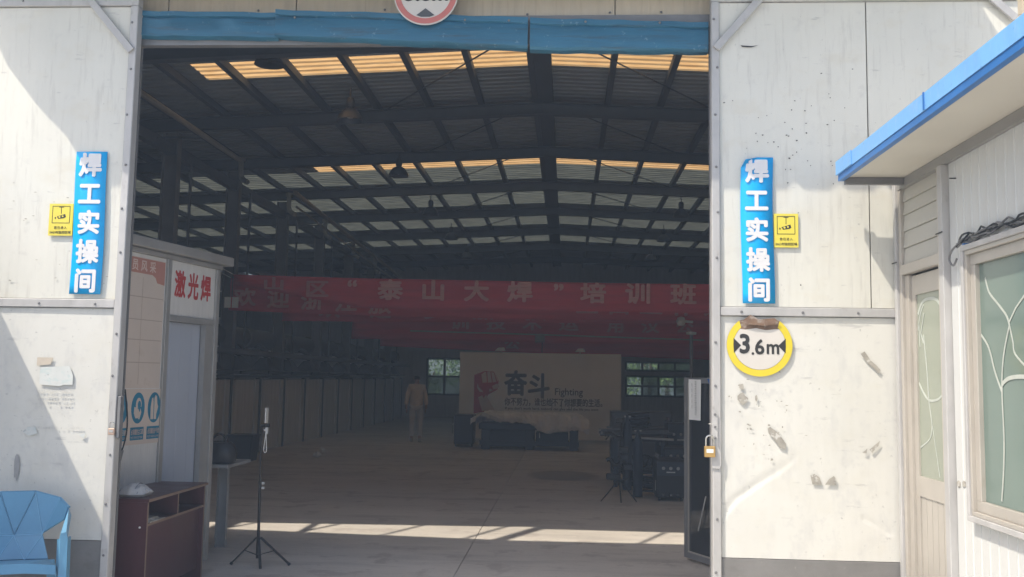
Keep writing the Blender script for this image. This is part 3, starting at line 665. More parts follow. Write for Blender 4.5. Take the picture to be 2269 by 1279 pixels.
# ---------------------------------------------------------------- gatehouse on the right
GX = 2.12
GH = thing('gatehouse', 'low white panelled gatehouse with blue roof edge, standing right of the doorway', 'building', (3.8, 4, 0))
MB().box(1.74, 6.2, .8, 6.02, 2.945, 3.035).build('roof', 'soffit', GH)
MB().box(1.70, 1.738, .8, 6.03, 2.962, 3.048).build('fascia', 'blue_roof', GH)
MB().box(1.693, 1.699, 5.72, 6.04, 2.964, 3.052).build('fascia_lap', 'blue_roof', GH)
for y in (1.9, 3.25, 4.55): MB().box(1.694, 1.699, y, y+.012, 2.963, 3.050).build('fascia_lap', 'blue_lip', GH)
MB().box(1.705, 1.739, .8, 6.03, 2.925, 2.960).build('fascia_lip', 'blue_lip', GH)
MB().box(1.741, 2.2, 5.99, 6.028, 2.90, 2.943).build('end_trim', 'steel_dark', GH)
MB().box(2.10, 2.16, .85, 6.12, 2.885, 2.943).build('wall_plate', 'trim', GH)
MB().box(2.088, 2.15, 6.13, 6.175, 0, 2.94).build('corner_post', 'steel', GH, bevel=.003)
MB().box(2.105, 2.16, 6.09, 6.128, 0, 2.884).build('corner_post', 'alu', GH, bevel=.003)
MB().box(2.085, 2.15, 5.37, 5.43, 0, 2.884).build('door_post', 'steel', GH, bevel=.003)
MB().box(2.09, 2.15, 5.434, 5.455, 0, 2.884).build('door_post', 'alu', GH, bevel=.002)
zb = [2.40, 2.505, 2.61, 2.715, 2.80, 2.884]
for i in range(5):
    z0, z1 = zb[i], zb[i+1]
    MB().hexa([(2.122, 5.458, z0+.003), (2.15, 5.458, z0+.003), (2.15, 6.088, z0+.003), (2.122, 6.088, z0+.003), (2.132, 5.458, z1), (2.15, 5.458, z1), (2.15, 6.088, z1), (2.132, 6.088, z1)]).build('board', 'board', GH)
MB().box(2.10, 2.15, 5.457, 6.088, 2.335, 2.398).build('door_head', 'alu', GH, bevel=.003)
dr = MB().box(2.125, 2.155, 6.02, 6.088, 0, 2.33).box(2.125, 2.155, 5.458, 5.49, 0, 2.33).build('door_frame', 'alu', GH)
dl = MB().box(2.14, 2.17, 5.955, 6.018, .02, 2.32).box(2.14, 2.17, 5.492, 5.53, .02, 2.32).box(2.14, 2.17, 5.53, 5.955, 2.20, 2.32).box(2.14, 2.17, 5.53, 5.955, .98, 1.10).box(2.14, 2.17, 5.53, 5.955, .02, .14).build('door', 'alu', GH)
MB().box(2.15, 2.156, 5.53, 5.955, 1.10, 2.20).build('pane', 'film_pale', dl)
for i in range(5): MB().box(2.148, 2.16, 5.532+.085*i, 5.532+.085*(i+1)-.004, .14, .98).build('slat', 'alu', dl)
MB().box(2.125, 2.139, 5.505, 5.52, 1.02, 1.16).build('handle', 'steel_dark', dl)
def tape(pts, r, parent, x):
    mb = MB(); p = [Vector((x, a, b)) for a, b in pts]
    for a, b in zip(p[:-1], p[1:]): mb.bar(a, b, r*2, .002, (1, 0, 0))
    mb.build('crack_tape', 'tape', parent)
def smooth_path(pts, n=5):
    out = []
    for i in range(len(pts)-1):
        p0, p1, p2, p3 = pts[max(i-1, 0)], pts[i], pts[i+1], pts[min(i+2, len(pts)-1)]
        for k in range(n):
            t = k/n; out.append(tuple(.5*(2*b+(c-a)*t+(2*a-5*b+4*c-d)*t*t+(3*b-a-3*c+d)*t**3) for a, b, c, d in zip(p0, p1, p2, p3)))
    return out+[pts[-1]]
XT = 2.149
tape(smooth_path([(5.95, 1.66), (5.88, 1.60), (5.80, 1.56), (5.70, 1.56), (5.62, 1.58), (5.56, 1.62)]), .007, dl, XT)
tape(smooth_path([(5.80, 1.57), (5.82, 1.75), (5.86, 1.95)]), .006, dl, XT-.0005)
tape(smooth_path([(5.80, 1.56), (5.77, 1.46), (5.76, 1.40), (5.80, 1.33), (5.95, 1.27)]), .005, dl, XT-.0005)
tape(smooth_path([(5.77, 1.46), (5.70, 1.25), (5.66, 1.12)]), .003, dl, XT-.0008)
tape(smooth_path([(5.94, 2.08), (5.88, 2.14), (5.80, 2.16), (5.66, 2.15), (5.58, 2.10)]), .009, dl, XT)
tape(smooth_path([(5.95, 1.98), (5.90, 2.08), (5.85, 2.13)]), .006, dl, XT-.0005); tape([(5.92, 1.88), (5.93, 2.02)], .005, dl, XT-.0005); tape([(5.86, 1.90), (5.90, 1.96), (5.84, 2.08)], .005, dl, XT-.0008)
scr = MB().box(2.147, 2.1485, 5.575, 5.60, 1.78, 1.83).build('tape_patch', 'white', dl)
# wall strips with V joints
WY0, WY1, WZ0, WZ1 = 3.45, 5.12, .955, 2.385      # window opening incl. frame
def strip(y0, y1, z0, z1): MB().hexa([(GX+.006, y0, z0), (GX+.05, y0, z0), (GX+.05, y1, z0), (GX+.006, y1, z0), (GX+.006, y0, z1), (GX+.05, y0, z1), (GX+.05, y1, z1), (GX+.006, y1, z1)])
def strip_mesh(w, h):
    mb = MB(); pr = [(.008, 0), (0, .007), (0, w-.007), (.008, w-.001)]
    mb.add([(x, y, 0) for x, y in pr]+[(x, y, h) for x, y in pr], [(i, i+1, i+5, i+4) for i in range(3)]); return mb.mesh('wall_strip')
sm_full, sm_low, sm_up = strip_mesh(.098, 2.884), strip_mesh(.098, WZ0), strip_mesh(.098, 2.884-WZ1)
for m_ in (sm_full, sm_low, sm_up): m_.materials.append(M['white_strip'])
inv = MAT[GH.name].inverted()
y = 5.368
while y > 4.2:
    y -= .099
    for me, z in (((sm_full, 0),) if y > WY1-.005 else ((sm_low, 0), (sm_up, WZ1))):
        o = link('wall_strip', me, None, GH, inv @ Vector((GX+.004, y, z)))
MB().box(GX+.02, GX+.06, WY1, 5.372, 0, 2.884).box(GX+.02, GX+.06, .9, WY1, 0, WZ0).box(GX+.02, GX+.06, .9, WY1, WZ1, 2.884).box(GX+.02, GX+.06, .9, WY0, WZ0, WZ1).build('wall_core', 'white_strip', GH)
MB().box(GX+.06, 6.0, .9, .96, 0, 2.94).box(GX+.06, 6.0, 6.06, 6.12, 0, 2.94).box(5.94, 6.0, .961, 6.059, 0, 2.94).build('wall', 'white_strip', GH)
# window
wf = MB()
def ringbox(mb, x0, x1, y0, y1, z0, z1, w):
    mb.box(x0, x1, y0, y1, z0, z0+w).box(x0, x1, y0, y1, z1-w, z1).box(x0, x1, y0, y0+w, z0+w, z1-w).box(x0, x1, y1-w, y1, z0+w, z1-w); return mb
wfr = ringbox(MB(), GX-.045, GX+.05, WY0, WY1, WZ0, WZ1, .030).build('window', 'steel', GH, bevel=.003)
ringbox(MB(), GX-.035, GX+.05, WY0+.031, WY1-.031, WZ0+.031, WZ1-.031, .022).build('sash_frame', 'alu', wfr, bevel=.002)
ringbox(MB(), GX-.015, GX+.05, WY0+.054, WY1-.054, WZ0+.054, WZ1-.054, .055).build('sash_frame', 'alu', wfr, bevel=.002)
MB().box(GX+.008, GX+.014, WY0+.11, WY1-.11, WZ0+.11, WZ1-.11).build('pane', 'film', wfr)
XW = GX+.006
tape(smooth_path([(4.94, 2.20), (4.90, 2.12), (4.80, 2.05), (4.72, 1.99), (4.69, 1.94)]), .006, wfr, XW)
tape(smooth_path([(4.69, 1.94), (4.76, 1.80), (4.79, 1.64), (4.785, 1.40), (4.80, 1.24), (4.83, 1.09)]), .006, wfr, XW-.0006)
tape(smooth_path([(5.005, 1.91), (4.92, 1.84), (4.86, 1.72), (4.79, 1.62)]), .006, wfr, XW-.001)
tape(smooth_path([(4.79, 1.655), (4.72, 1.685), (4.60, 1.695), (4.4, 1.69), (4.2, 1.70)]), .010, wfr, XW-.0014)
tape(smooth_path([(4.69, 1.94), (4.66, 1.86), (4.64, 1.80), (4.5, 1.72)]), .005, wfr, XW-.0004); tape([(4.70, 1.95), (4.62, 2.02), (4.50, 2.09)], .005, wfr, XW-.0004)
MB().box(GX-.030, GX+.05, 5.10, 5.123, 2.386, 2.40).build('window_shim', 'blue_lip', GH)
wire = thing('cable_bundle', 'tangled dark cable bundle resting on the gatehouse window head', 'cables', (GX-.01, 4.7, 2.39))
rb = random.Random(3)
for k in range(6):
    pts = []
    for i in range(26):
        y = 5.20-i*.07; pts.append((GX-.018+rb.uniform(-.014, .014), y, 2.404+.012*k*.5+rb.uniform(-.010, .018)+(.05*rb.random() if rb.random() < .12 else 0)-.02*(i == 0)))
    MB().tube(smooth_path(pts, 2), .0055, 5).build('cable', 'machine2' if k % 2 else 'steel_dark', wire)
MB().tube(smooth_path([(GX-.02, 5.19, 2.41), (GX-.03, 5.26, 2.38), (GX-.03, 5.30, 2.335), (GX-.02, 5.27, 2.30), (GX-.02, 5.22, 2.33)]), .006, 5).build('cable', 'steel_dark', wire)
MB().tube([(GX, 5.25, 2.78), (GX-.035, 5.25, 2.78)], .004, 5).build('hook', 'black', GH)
MB().tube([(GX-.04, 5.36, 2.50), (GX-.04, 5.45, 2.50)], .004, 5).build('hook', 'black', GH); MB().tube([(2.08, 6.10, 2.42), (2.08, 6.18, 2.42)], .004, 5).build('hook', 'black', GH)
for i, (y, z) in enumerate([(5.33, 1.12), (5.26, 1.125), (5.17, 1.12)]): MB().prism(blob(y, z, .022, .018, 8, .3, i), lambda u, v, t: (t, u, v), GX-.0005, GX+.003).build('sticker_scrap', 'scrap', GH)

# office wing left of the yard, out of the picture: its eave throws the slanting shade on the left leaf
OW = thing('office_wing', 'low white office wing with overhanging roof left of the yard', 'building', (-6, 3, 0))
MB().box(-9, -4.36, 2.2, 6.16, 2.84, 2.95).build('roof', 'soffit', OW)
MB().box(-8.9, -5.9, 2.3, 6.1, 0, 2.838).build('wall', 'white_strip', OW)

# ================================================================== INSIDE THE WORKSHOP
# ---------------------------------------------------------------- laser welding room (local: +y runs away along its front wall, +x towards the hall)
BA = -math.atan(.18)
BR = thing('welding_room', 'white panelled room with aluminium frame and red characters over its blue grey door', 'room', (-3.16, 8.43, 0), BA)
def lb(name, m, x0, x1, y0, y1, z0, z1, par=None, bevel=0.): return MB().box(x0, x1, y0, y1, z0, z1).build(name, m, par or BR, world=False, bevel=bevel)
lb('post', 'booth_frame', -.06, .0, -.06, 0, 0, 2.585, bevel=.003); lb('post', 'booth_frame', -.06, -.005, -.81, -.755, 0, 2.585, bevel=.003)
lb('post', 'booth_frame', -.06, -.008, -2.0, -1.95, 0, 2.585)
lb('head_rail', 'booth_frame', -.07, .008, -2.05, .02, 2.587, 2.625, bevel=.003)
lb('roof_edge', 'booth_frame', -.25, .06, -2.1, .12, 2.63, 2.71, bevel=.006)
lb('door_head', 'booth_frame', -.06, -.004, -.753, -.062, 2.075, 2.125, bevel=.003)
lb('sign_panel', 'booth_white', -.045, -.02, -.753, -.062, 2.127, 2.585)
lb('wall_panel', 'booth_white', -.05, -.025, -1.948, -.812, 0, 2.585)
lb('door_jamb', 'booth_frame', -.058, -.012, -.125, -.062, 0, 2.073); lb('door_jamb', 'booth_frame', -.055, -.005, -.20, -.127, 0, 2.073)
dd = lb('door', 'booth_door', -.09, -.06, -.753, -.202, .02, 2.07)
for y in (-.64, -.50, -.33): lb('door_seam', 'booth_door', -.0605, -.0585, y-.004, y+.004, .03, 2.06, dd)
lb('door_handle', 'steel_dark', -.058, -.03, -.185, -.162, .95, 1.08, dd)
lb('end_wall', 'wall_in', -2.2, -.062, -.03, 0, 0, 2.585); lb('roof', 'wall_in', -2.2, -.252, -2.1, .12, 2.64, 2.70); lb('end_wall', 'wall_in', -2.2, -.062, -2.03, -2.0, 0, 2.585)
UPY = (0, 1, 0)
row_text('激光焊', (-.018, -.685, 2.285), UPY, ZU, .165, .225, 'red_text', BR, .03, .025, 'character') if False else None
for i, c in enumerate('激光焊'): letters('character', c, (-.0185, -.69+.20*i, 2.28), UPY, ZU, .165, .235, 'red_text', BR, .035, True, world=False)
hp = thing('honour_poster', 'faded cream poster with salmon header hung on the white room wall', 'poster', (-3.16, 8.43, 0), BA)
lb('sheet', 'poster', -.024, -.0205, -1.75, -.83, 1.52, 2.555, hp)
MB().prism([(-1.75, 2.55), (-.832, 2.55), (-.832, 2.36), (-.93, 2.37), (-.955, 2.41), (-1.0, 2.43), (-1.75, 2.43)], lambda u, v, t: (t, u, v), -.0205, -.0185).build('header', 'poster_head', hp, world=False)
for i, c in enumerate('学员风采'): letters('character', c, (-.0175, -1.39+.115*i+(0 if i else 0), 2.445), UPY, ZU, .085, .095, 'poster_text', hp, .02, True, world=False)
for z in (2.24, 2.06, 1.90, 1.72): lb('fold_line', 'poster_line', -.0205, -.0195, -1.74, -.84, z, z+.006, hp)
for y in (-1.45, -1.12): lb('fold_line', 'poster_line', -.0205, -.0195, y, y+.003, 1.55, 2.40, hp)
sp = thing('safety_poster', 'cream safety poster with three blue round symbols pinned below the honour poster', 'poster', (-3.16, 8.43, 0), BA)
lb('sheet', 'poster', -.0242, -.0195, -1.60, -.785, 1.08, 1.515, sp)
PT = lambda u, v, t: (t, u, v)
for i, yc in enumerate((-1.316, -1.10, -.888)):
    MB().prism(arc(yc, 1.365, .085, .122, 0, 2*PI, 28)[:-1], PT, -.0195, -.018).build('blue_disc', 'safety_blue', sp, world=False)
    lb('label_bar', 'safety_blue', -.0195, -.018, yc-.085, yc+.085, 1.115, 1.215, sp)
    txt = ('必须戴护目镜', '必须戴防尘口罩', '必须戴防护手套')[i]
    letters('lettering', txt, (-.0172, yc-.076, 1.155), UPY, ZU, .152, .046, 'poster_text', sp, .01, world=False)
    letters('lettering', ('MUST WEAR GOGGLES', 'MUST WEAR DUST MASK', 'MUST WEAR GLOVES')[i], (-.0172, yc-.074, 1.126), UPY, ZU, .148, .018, 'poster_text', sp, .0, world=False)
def flat(poly, par, m='poster', x0=-.018, x1=-.0168, name='symbol'): MB().prism(poly, PT, x0, x1).build(name, m, par, world=False)
c = -1.10
flat(arc(c+.005, 1.39, .036, .055, -.3, PI+.5, 16), sp); flat([(c-.05, 1.375), (c+.0, 1.36), (c+.025, 1.32), (c+.0, 1.285), (c-.03, 1.285), (c-.052, 1.325)], sp, x0=-.0178, x1=-.0162)
flat([(c+.03, 1.36), (c+.042, 1.33), (c+.02, 1.275), (c+.005, 1.28)], sp, x0=-.0176, x1=-.0160); flat(arc(c+.012, 1.39, .020, .032, 0, 2*PI, 14)[:-1], sp, 'safety_blue', -.0168, -.0158)
c = -.888
flat([(c-.045, 1.27), (c-.048, 1.37), (c-.035, 1.44), (c-.02, 1.445), (c-.012, 1.40), (c-.008, 1.27)], sp); flat([(c+.002, 1.27), (c+.0, 1.36), (c-.002, 1.44), (c+.012, 1.465), (c+.03, 1.45), (c+.04, 1.39), (c+.052, 1.37), (c+.03, 1.31), (c+.03, 1.27)], sp)
flat(arc(-1.316, 1.365, .04, .06, 0, 2*PI, 14)[:-1], sp)
cb = thing('hanging_cable', 'dark cable looping down the poster by the left door leaf', 'cable', (-3.3, 6.75, 1.3))
MB().tube(smooth_path([(-3.225, 6.8, 1.52), (-3.20, 6.8, 1.35), (-3.205, 6.82, 1.22), (-3.235, 6.84, 1.10), (-3.262, 6.84, 1.04)], 4), .006, 6).build('cable', 'machine2', cb)
MB().prism([(-3.28, 1.065), (-3.235, 1.075), (-3.255, .985), (-3.272, .96)], lambda u, v, t: (u, 6.84+t, v), -.015, .015).build('plug', 'steel_dark', cb)

# ---------------------------------------------------------------- desk by the door
dk = thing('wooden_desk', 'dark red laminate computer desk with two open cubbies, just inside the doorway', 'desk', (-3.15, 7.2, 0))
dx0, dx1, dy0, dy1 = -3.36, -2.935, 6.63, 7.70
MB().box(dx0, dx1+.012, dy0-.012, dy1+.02, .735, .758).build('desk_top', 'walnut', dk, bevel=.002)
MB().box(dx1+.0125, dx1+.0155, dy0-.012, dy1+.02, .737, .756).build('edge_band', 'edge', dk)
for y in (dy0, dy1-.018): MB().box(dx0+.01, dx1-.002, y, y+.018, 0, .733).build('side_panel', 'walnut', dk)
MB().box(dx1-.0015, dx1+.001, dy0, dy0+.018, 0, .733).build('edge_band', 'edge', dk); MB().box(dx1-.0015, dx1+.001, dy1-.018, dy1, 0, .733).build('edge_band', 'edge', dk)
MB().box(dx0+.02, dx1-.004, dy0+.019, dy1-.019, .565, .583).build('shelf', 'walnut', dk); MB().box(dx1-.0035, dx1-.001, dy0+.019, dy1-.019, .565, .583).build('edge_band', 'edge', dk)
ym = dy0+.53; MB().box(dx0+.02, dx1-.004, ym, ym+.016, .584, .733).build('divider', 'walnut', dk); MB().box(dx1-.0035, dx1-.001, ym, ym+.016, .584, .733).build('edge_band', 'edge', dk)
MB().box(dx0+.02, dx0+.035, dy0+.019, dy1-.019, .10, .733).build('back_panel', 'walnut', dk)
MB().box(dx1-.05, dx1-.034, dy0+.019, dy1-.019, .08, .564).build('front_panel', 'walnut', dk)
MB().lathe([(.0001, -.003), (.008, -.002), (.008, 0)], (-2.985, dy0, .56), 10, 'Y').build('screw_cap', 'paper', dk)
pp_ = thing('paper_stack', 'crumpled papers lying in the left desk cubby', 'papers', (-3.0, 6.8, .585))
mb = MB()
for i in range(4):
    z = .586+.006*i; a = random.uniform(-.05, .05); mb.hexa([(-3.1+a, 6.67, z), (-2.945+a*.3, 6.68, z), (-2.945+a*.3, 6.90+a, z), (-3.1, 6.92, z), (-3.1+a, 6.67, z+.004), (-2.945+a*.3, 6.68, z+.008), (-2.945+a*.3, 6.90+a, z+.004), (-3.1, 6.92, z+.004)])
mb.build('sheets', 'scrap', pp_)
pl = thing('pillow_bag', 'small white striped cloth bag lying on the dark red desk', 'bag', (-3.10, 6.84, .758))
def pillow(cx, cy, z0, rx, ry, h):
    mb = MB(); n, m = 16, 12; vs = []; r = random.Random(4)
    for j in range(m+1):
        for i in range(n+1):
            u, v = 2*i/n-1, 2*j/m-1; e = (max(0, (1-u*u))*max(0, 1-v*v))**.55
            vs.append((u, v, e*(1+.16*math.sin(9*u+2*v)*math.sin(5*v+1)+r.uniform(-.07, .07))))
    up = [(cx+u*rx, cy+v*ry*(1-.25*abs(u)), z0+.02+h*.55*e) for u, v, e in vs]; dn = [(cx+u*rx, cy+v*ry*(1-.25*abs(u)), z0+.02-min(.018, h*.45*e)) for u, v, e in vs]
    k = len(vs); q = lambda o, fl: [((o+j*(n+1)+i), o+j*(n+1)+i+1, o+(j+1)*(n+1)+i+1, o+(j+1)*(n+1)+i)[::fl] for j in range(m) for i in range(n)]
    mb.add(up+dn, q(0, 1)+q(k, -1)); return mb
MB().hexa([(-3.035, 6.76, .775), (-2.985, 6.745, .785), (-2.985, 6.80, .785), (-3.035, 6.82, .775), (-3.035, 6.76, .825), (-2.985, 6.74, .80), (-2.985, 6.805, .80), (-3.035, 6.82, .825)]).build('tied_end', 'cloth_white', pl, bevel=.004)
for k, dx in enumerate((.03, .055)): MB().tube([(-3.10+dx, 6.69+.02*i, .782+.062*(1-.35*k)*math.sin(PI*i/10)**.7+.004) for i in range(11)], .0035, 5).build('stripe', 'stripe', pl)
pillow(-3.10, 6.79, .758, .095, .12, .125).build('bag_body', 'cloth_white', pl, smooth=True)

# ---------------------------------------------------------------- blue faceted armchair
ch = thing('plastic_armchair', 'faded blue faceted plastic armchair against the left sliding door leaf', 'chair', (-3.365, 5.66, 0), math.radians(22))
def shell(polys, t):
    bm = bmesh.new(); cache = {}
    def vert(p):
        k = tuple(round(c, 4) for c in p)
        if k not in cache: cache[k] = bm.verts.new(p)
        return cache[k]
    for poly in polys:
        try: bm.faces.new([vert(p) for p in poly])
        except ValueError: pass
    bmesh.ops.recalc_face_normals(bm, faces=bm.faces)
    bmesh.ops.solidify(bm, geom=list(bm.faces), thickness=t)
    bmesh.ops.recalc_face_normals(bm, faces=bm.faces)
    me = bpy.data.meshes.new('shell'); bm.to_mesh(me); bm.free(); return me
def mir(p): return (-p[0], p[1], p[2])
A1, A0 = (.10, .315, .872), (-.10, .315, .872)
T2, SH, MM, HH = (.25, .285, .83), (.312, .19, .785), (.165, .235, .62), (.30, .165, .715)
N1, BB, B0 = (0, .255, .615), (.215, .15, .475), (.08, .165, .475)
N0 = (-.085, .235, .62)
right = [[A1, T2, MM], [A1, MM, N1], [T2, SH, HH, MM], [N1, MM, B0], [MM, BB, B0]]
polys = right + [[mir(p) for p in q] for q in right] + [[A0, A1, N1], [N1, B0, mir(B0)]]
link('back_shell', shell(polys, .012), M['chair_blue'], ch)
for a, b in ((A1, MM), (T2, MM), (A1, N1), (A0, N1), (N1, MM), (MM, B0), (N1, B0)):
    for q in (lambda p: p, mir): MB().tube([(q(a)[0], q(a)[1]-.0155, q(a)[2]), (q(b)[0], q(b)[1]-.0155, q(b)[2])], .0028, 5).build('seam', 'chair_seam', ch, world=False)
rim = [mir(SH), mir(T2), A0, A1, T2, SH]
MB().tube([(x, y+.006, z) for x, y, z in rim], .009, 6).build('back_rim', 'chair_blue', ch, world=False, smooth=True)
def arm(s):
    P = lambda *p: (s*p[0], p[1], p[2])
    top = [[P(*SH), P(.345, -.20, .69), P(.315, -.205, .685), P(*HH)], [P(*SH), P(.33, .17, .74), P(.355, -.20, .655), P(.345, -.20, .69)]]
    post = [[P(.345, -.20, .69), P(.355, -.20, .655), P(.362, -.235, .42), P(.320, -.24, .42), P(.310, -.205, .655), P(.315, -.205, .685)],
            [P(.355, -.20, .655), P(.365, -.13, .655), P(.372, -.15, .42), P(.362, -.235, .42)], [P(.310, -.205, .655), P(.292, -.15, .64), P(.295, -.15, .46), P(.320, -.24, .42)]]
    link('arm', shell(top+post, .010), M['chair_blue'], ch)
arm(1); arm(-1)
F1, F2 = (.300, -.225, .505), (.14, -.250, .525)
seat = [[B0, BB, (.295, -.05, .46), F1, F2], [mir(B0), mir(BB), mir((.295, -.05, .46)), mir(F1), mir(F2)], [B0, F2, mir(F2), mir(B0)],
        [F2, F1, (.305, -.245, .455), (.14, -.268, .472)], [mir(F2), mir(F1), mir((.305, -.245, .455)), mir((.14, -.268, .472))], [F2, mir(F2), mir((.14, -.268, .472)), (.14, -.268, .472)]]
link('seat', shell(seat, .010), M['chair_blue'], ch)
for s in (1, -1):
    for (a, b) in (((.342, -.225, .42), (.37, -.25, 0)), ((.22, .15, .47), (.31, .25, 0))):
        a, b = Vector((s*a[0], a[1], a[2])), Vector((s*b[0], b[1], b[2])); mb = MB()
        mb.hexa([b+Vector((-.02, -.02, 0)), b+Vector((.02, -.02, 0)), b+Vector((.02, .02, 0)), b+Vector((-.02, .02, 0)), a+Vector((-.03, -.025, 0)), a+Vector((.03, -.025, 0)), a+Vector((.03, .025, 0)), a+Vector((-.03, .025, 0))])
        mb.build('leg', 'chair_blue', ch, world=False, bevel=.004)

# ---------------------------------------------------------------- phone tripod
tx, ty = -2.655, 8.25
tp = thing('phone_tripod', 'thin black light stand with a pale phone clamp in the middle of the doorway', 'tripod', (tx, ty, 0))
top = (tx-.012, ty, 1.165)
MB().tube([(tx, ty, .19), (tx-.006, ty, .72)], .013, 8).build('lower_tube', 'black_metal', tp)
MB().tube([(tx-.006, ty, .72), top], .0085, 8).build('upper_tube', 'black_metal', tp)
MB().tube([(tx, ty, .06), (tx, ty, .24)], .017, 8).build('hub', 'black_metal', tp)
for dx, dy in ((-.225, -.015), (.075, -.15), (.275, .02)):
    L = MB().bar((tx+dx*.07, ty+dy*.07, .235), (tx+dx, ty+dy, .012), .022, .014).build('leg', 'black_metal', tp)
    MB().tube([(tx+dx*.97, ty+dy*.97, .02), (tx+dx*1.02, ty+dy*1.02, .005)], .014, 6).build('rubber_foot', 'machine2', L)
    MB().bar((tx, ty, .085), (tx+dx*.5, ty+dy*.5, .125), .012, .006).build('brace', 'black_metal', tp)
for z, s in ((.70, 1), (.66, 1), (1.16, 1)): MB().lathe([(.0001, -.01), (.012, -.009), (.012, .012)], (tx+.022, ty-.004, z), 8, 'X').build('knob', 'grey_plastic', tp)
MB().tube([(tx-.012, ty, 1.165), (tx-.016, ty, 1.195), (tx+.035, ty-.01, 1.20)], .010, 7).build('head', 'black_metal', tp)
MB().box(tx+.02, tx+.055, ty-.02, ty+.012, 1.185, 1.215).build('clamp', 'black_metal', tp)
MB().box(tx+.026, tx+.038, ty-.045, ty+.03, 1.222, 1.352).build('phone_edge', 'grey_plastic', tp, bevel=.003)
MB().box(tx+.028, tx+.050, ty-.025, ty+.01, 1.125, 1.184).build('clamp_jaw', 'grey_plastic', tp, bevel=.003)
MB().tube(smooth_path([(tx+.034, ty-.02, 1.125), (tx+.026, ty-.02, 1.05), (tx+.022, ty-.02, .985), (tx+.034, ty-.02, .965), (tx+.046, ty-.02, .985), (tx+.042, ty-.02, 1.05), (tx+.037, ty-.02, 1.125)], 4), .0045, 6).build('wrist_strap', 'grey_plastic', tp)

# ---------------------------------------------------------------- side table with black bag
st_ = thing('steel_table', 'grey steel side table with channel legs behind the white room', 'table', (-3.5, 9.1, 0))
MB().box(-3.95, -3.15, 8.80, 9.45, .765, .795).build('table_top', 'table_steel', st_, bevel=.003)
for x in (-3.28, -3.92):
    for y in (9.03,): MB().box(x-.05, x+.05, y+.045, y+.051, 0, .764).box(x-.05, x-.042, y, y+.0445, 0, .764).box(x+.042, x+.05, y, y+.0445, 0, .764).build('leg', 'table_steel', st_)
bgt = thing('handbag', 'black leather bag with looped handle on the grey steel side table', 'bag', (-3.28, 8.95, .796))
def bag():
    mb = MB(); n = 16; pr = [(.95, 0), (1.1, .02), (1.18, .09), (1.05, .16), (.75, .20), (.0001, .205)]; vs = []
    for r_, z in pr:
        for k in range(n):
            t = 2*PI*k/n; vs.append((-3.29+.135*r_*math.cos(t), 8.98+.10*r_*math.sin(t), .796+z+random.uniform(-.006, .006)))
    mb.add(vs, [(i*n+k, i*n+(k+1)%n, (i+1)*n+(k+1)%n, (i+1)*n+k) for i in range(len(pr)-1) for k in range(n)]); return mb
bag().build('bag_body', 'bag', bgt, smooth=True)
MB().tube(smooth_path([(-3.36, 8.96, .99), (-3.355, 8.96, 1.04), (-3.30, 8.96, 1.075), (-3.245, 8.96, 1.04), (-3.225, 8.96, .99)], 5), .012, 7).build('handle', 'bag', bgt, smooth=True)

# ---------------------------------------------------------------- paper litter, bins
lt = thing('crumpled_paper', 'small crumpled white paper lying on the bare floor right of the tripod', 'litter', (-4.88, 18.75, 0))
mb = MB(); r = random.Random(2)
for (cx_, cz_, s) in ((-.05, .07, .075), (.07, .17, .065)):
    n = 9; vs = [(cx_+s*r.uniform(.6, 1.2)*math.cos(2*PI*k/n), r.uniform(-.05, .05), cz_+s*r.uniform(.6, 1.2)*math.sin(2*PI*k/n)) for k in range(n)]+[(cx_, -.06, cz_), (cx_, .06, cz_)]
    mb.add(vs, [(k, (k+1) % n, n) for k in range(n)]+[((k+1) % n, k, n+1) for k in range(n)])
mb.build('paper', 'paper', lt, world=False)
bn = thing('storage_bin', 'dark blue plastic bin standing by the grey partitions', 'bin', (-6.1, 17.9, 0))
MB().hexa([(-6.32, 17.7, 0), (-5.92, 17.7, 0), (-5.92, 18.1, 0), (-6.32, 18.1, 0), (-6.36, 17.66, .46), (-5.88, 17.66, .46), (-5.88, 18.14, .46), (-6.36, 18.14, .46)]).build('tub', 'machine', bn, bevel=.01)
MB().box(-6.38, -5.86, 17.64, 18.16, .462, .50).build('lid', 'machine', bn, bevel=.01)

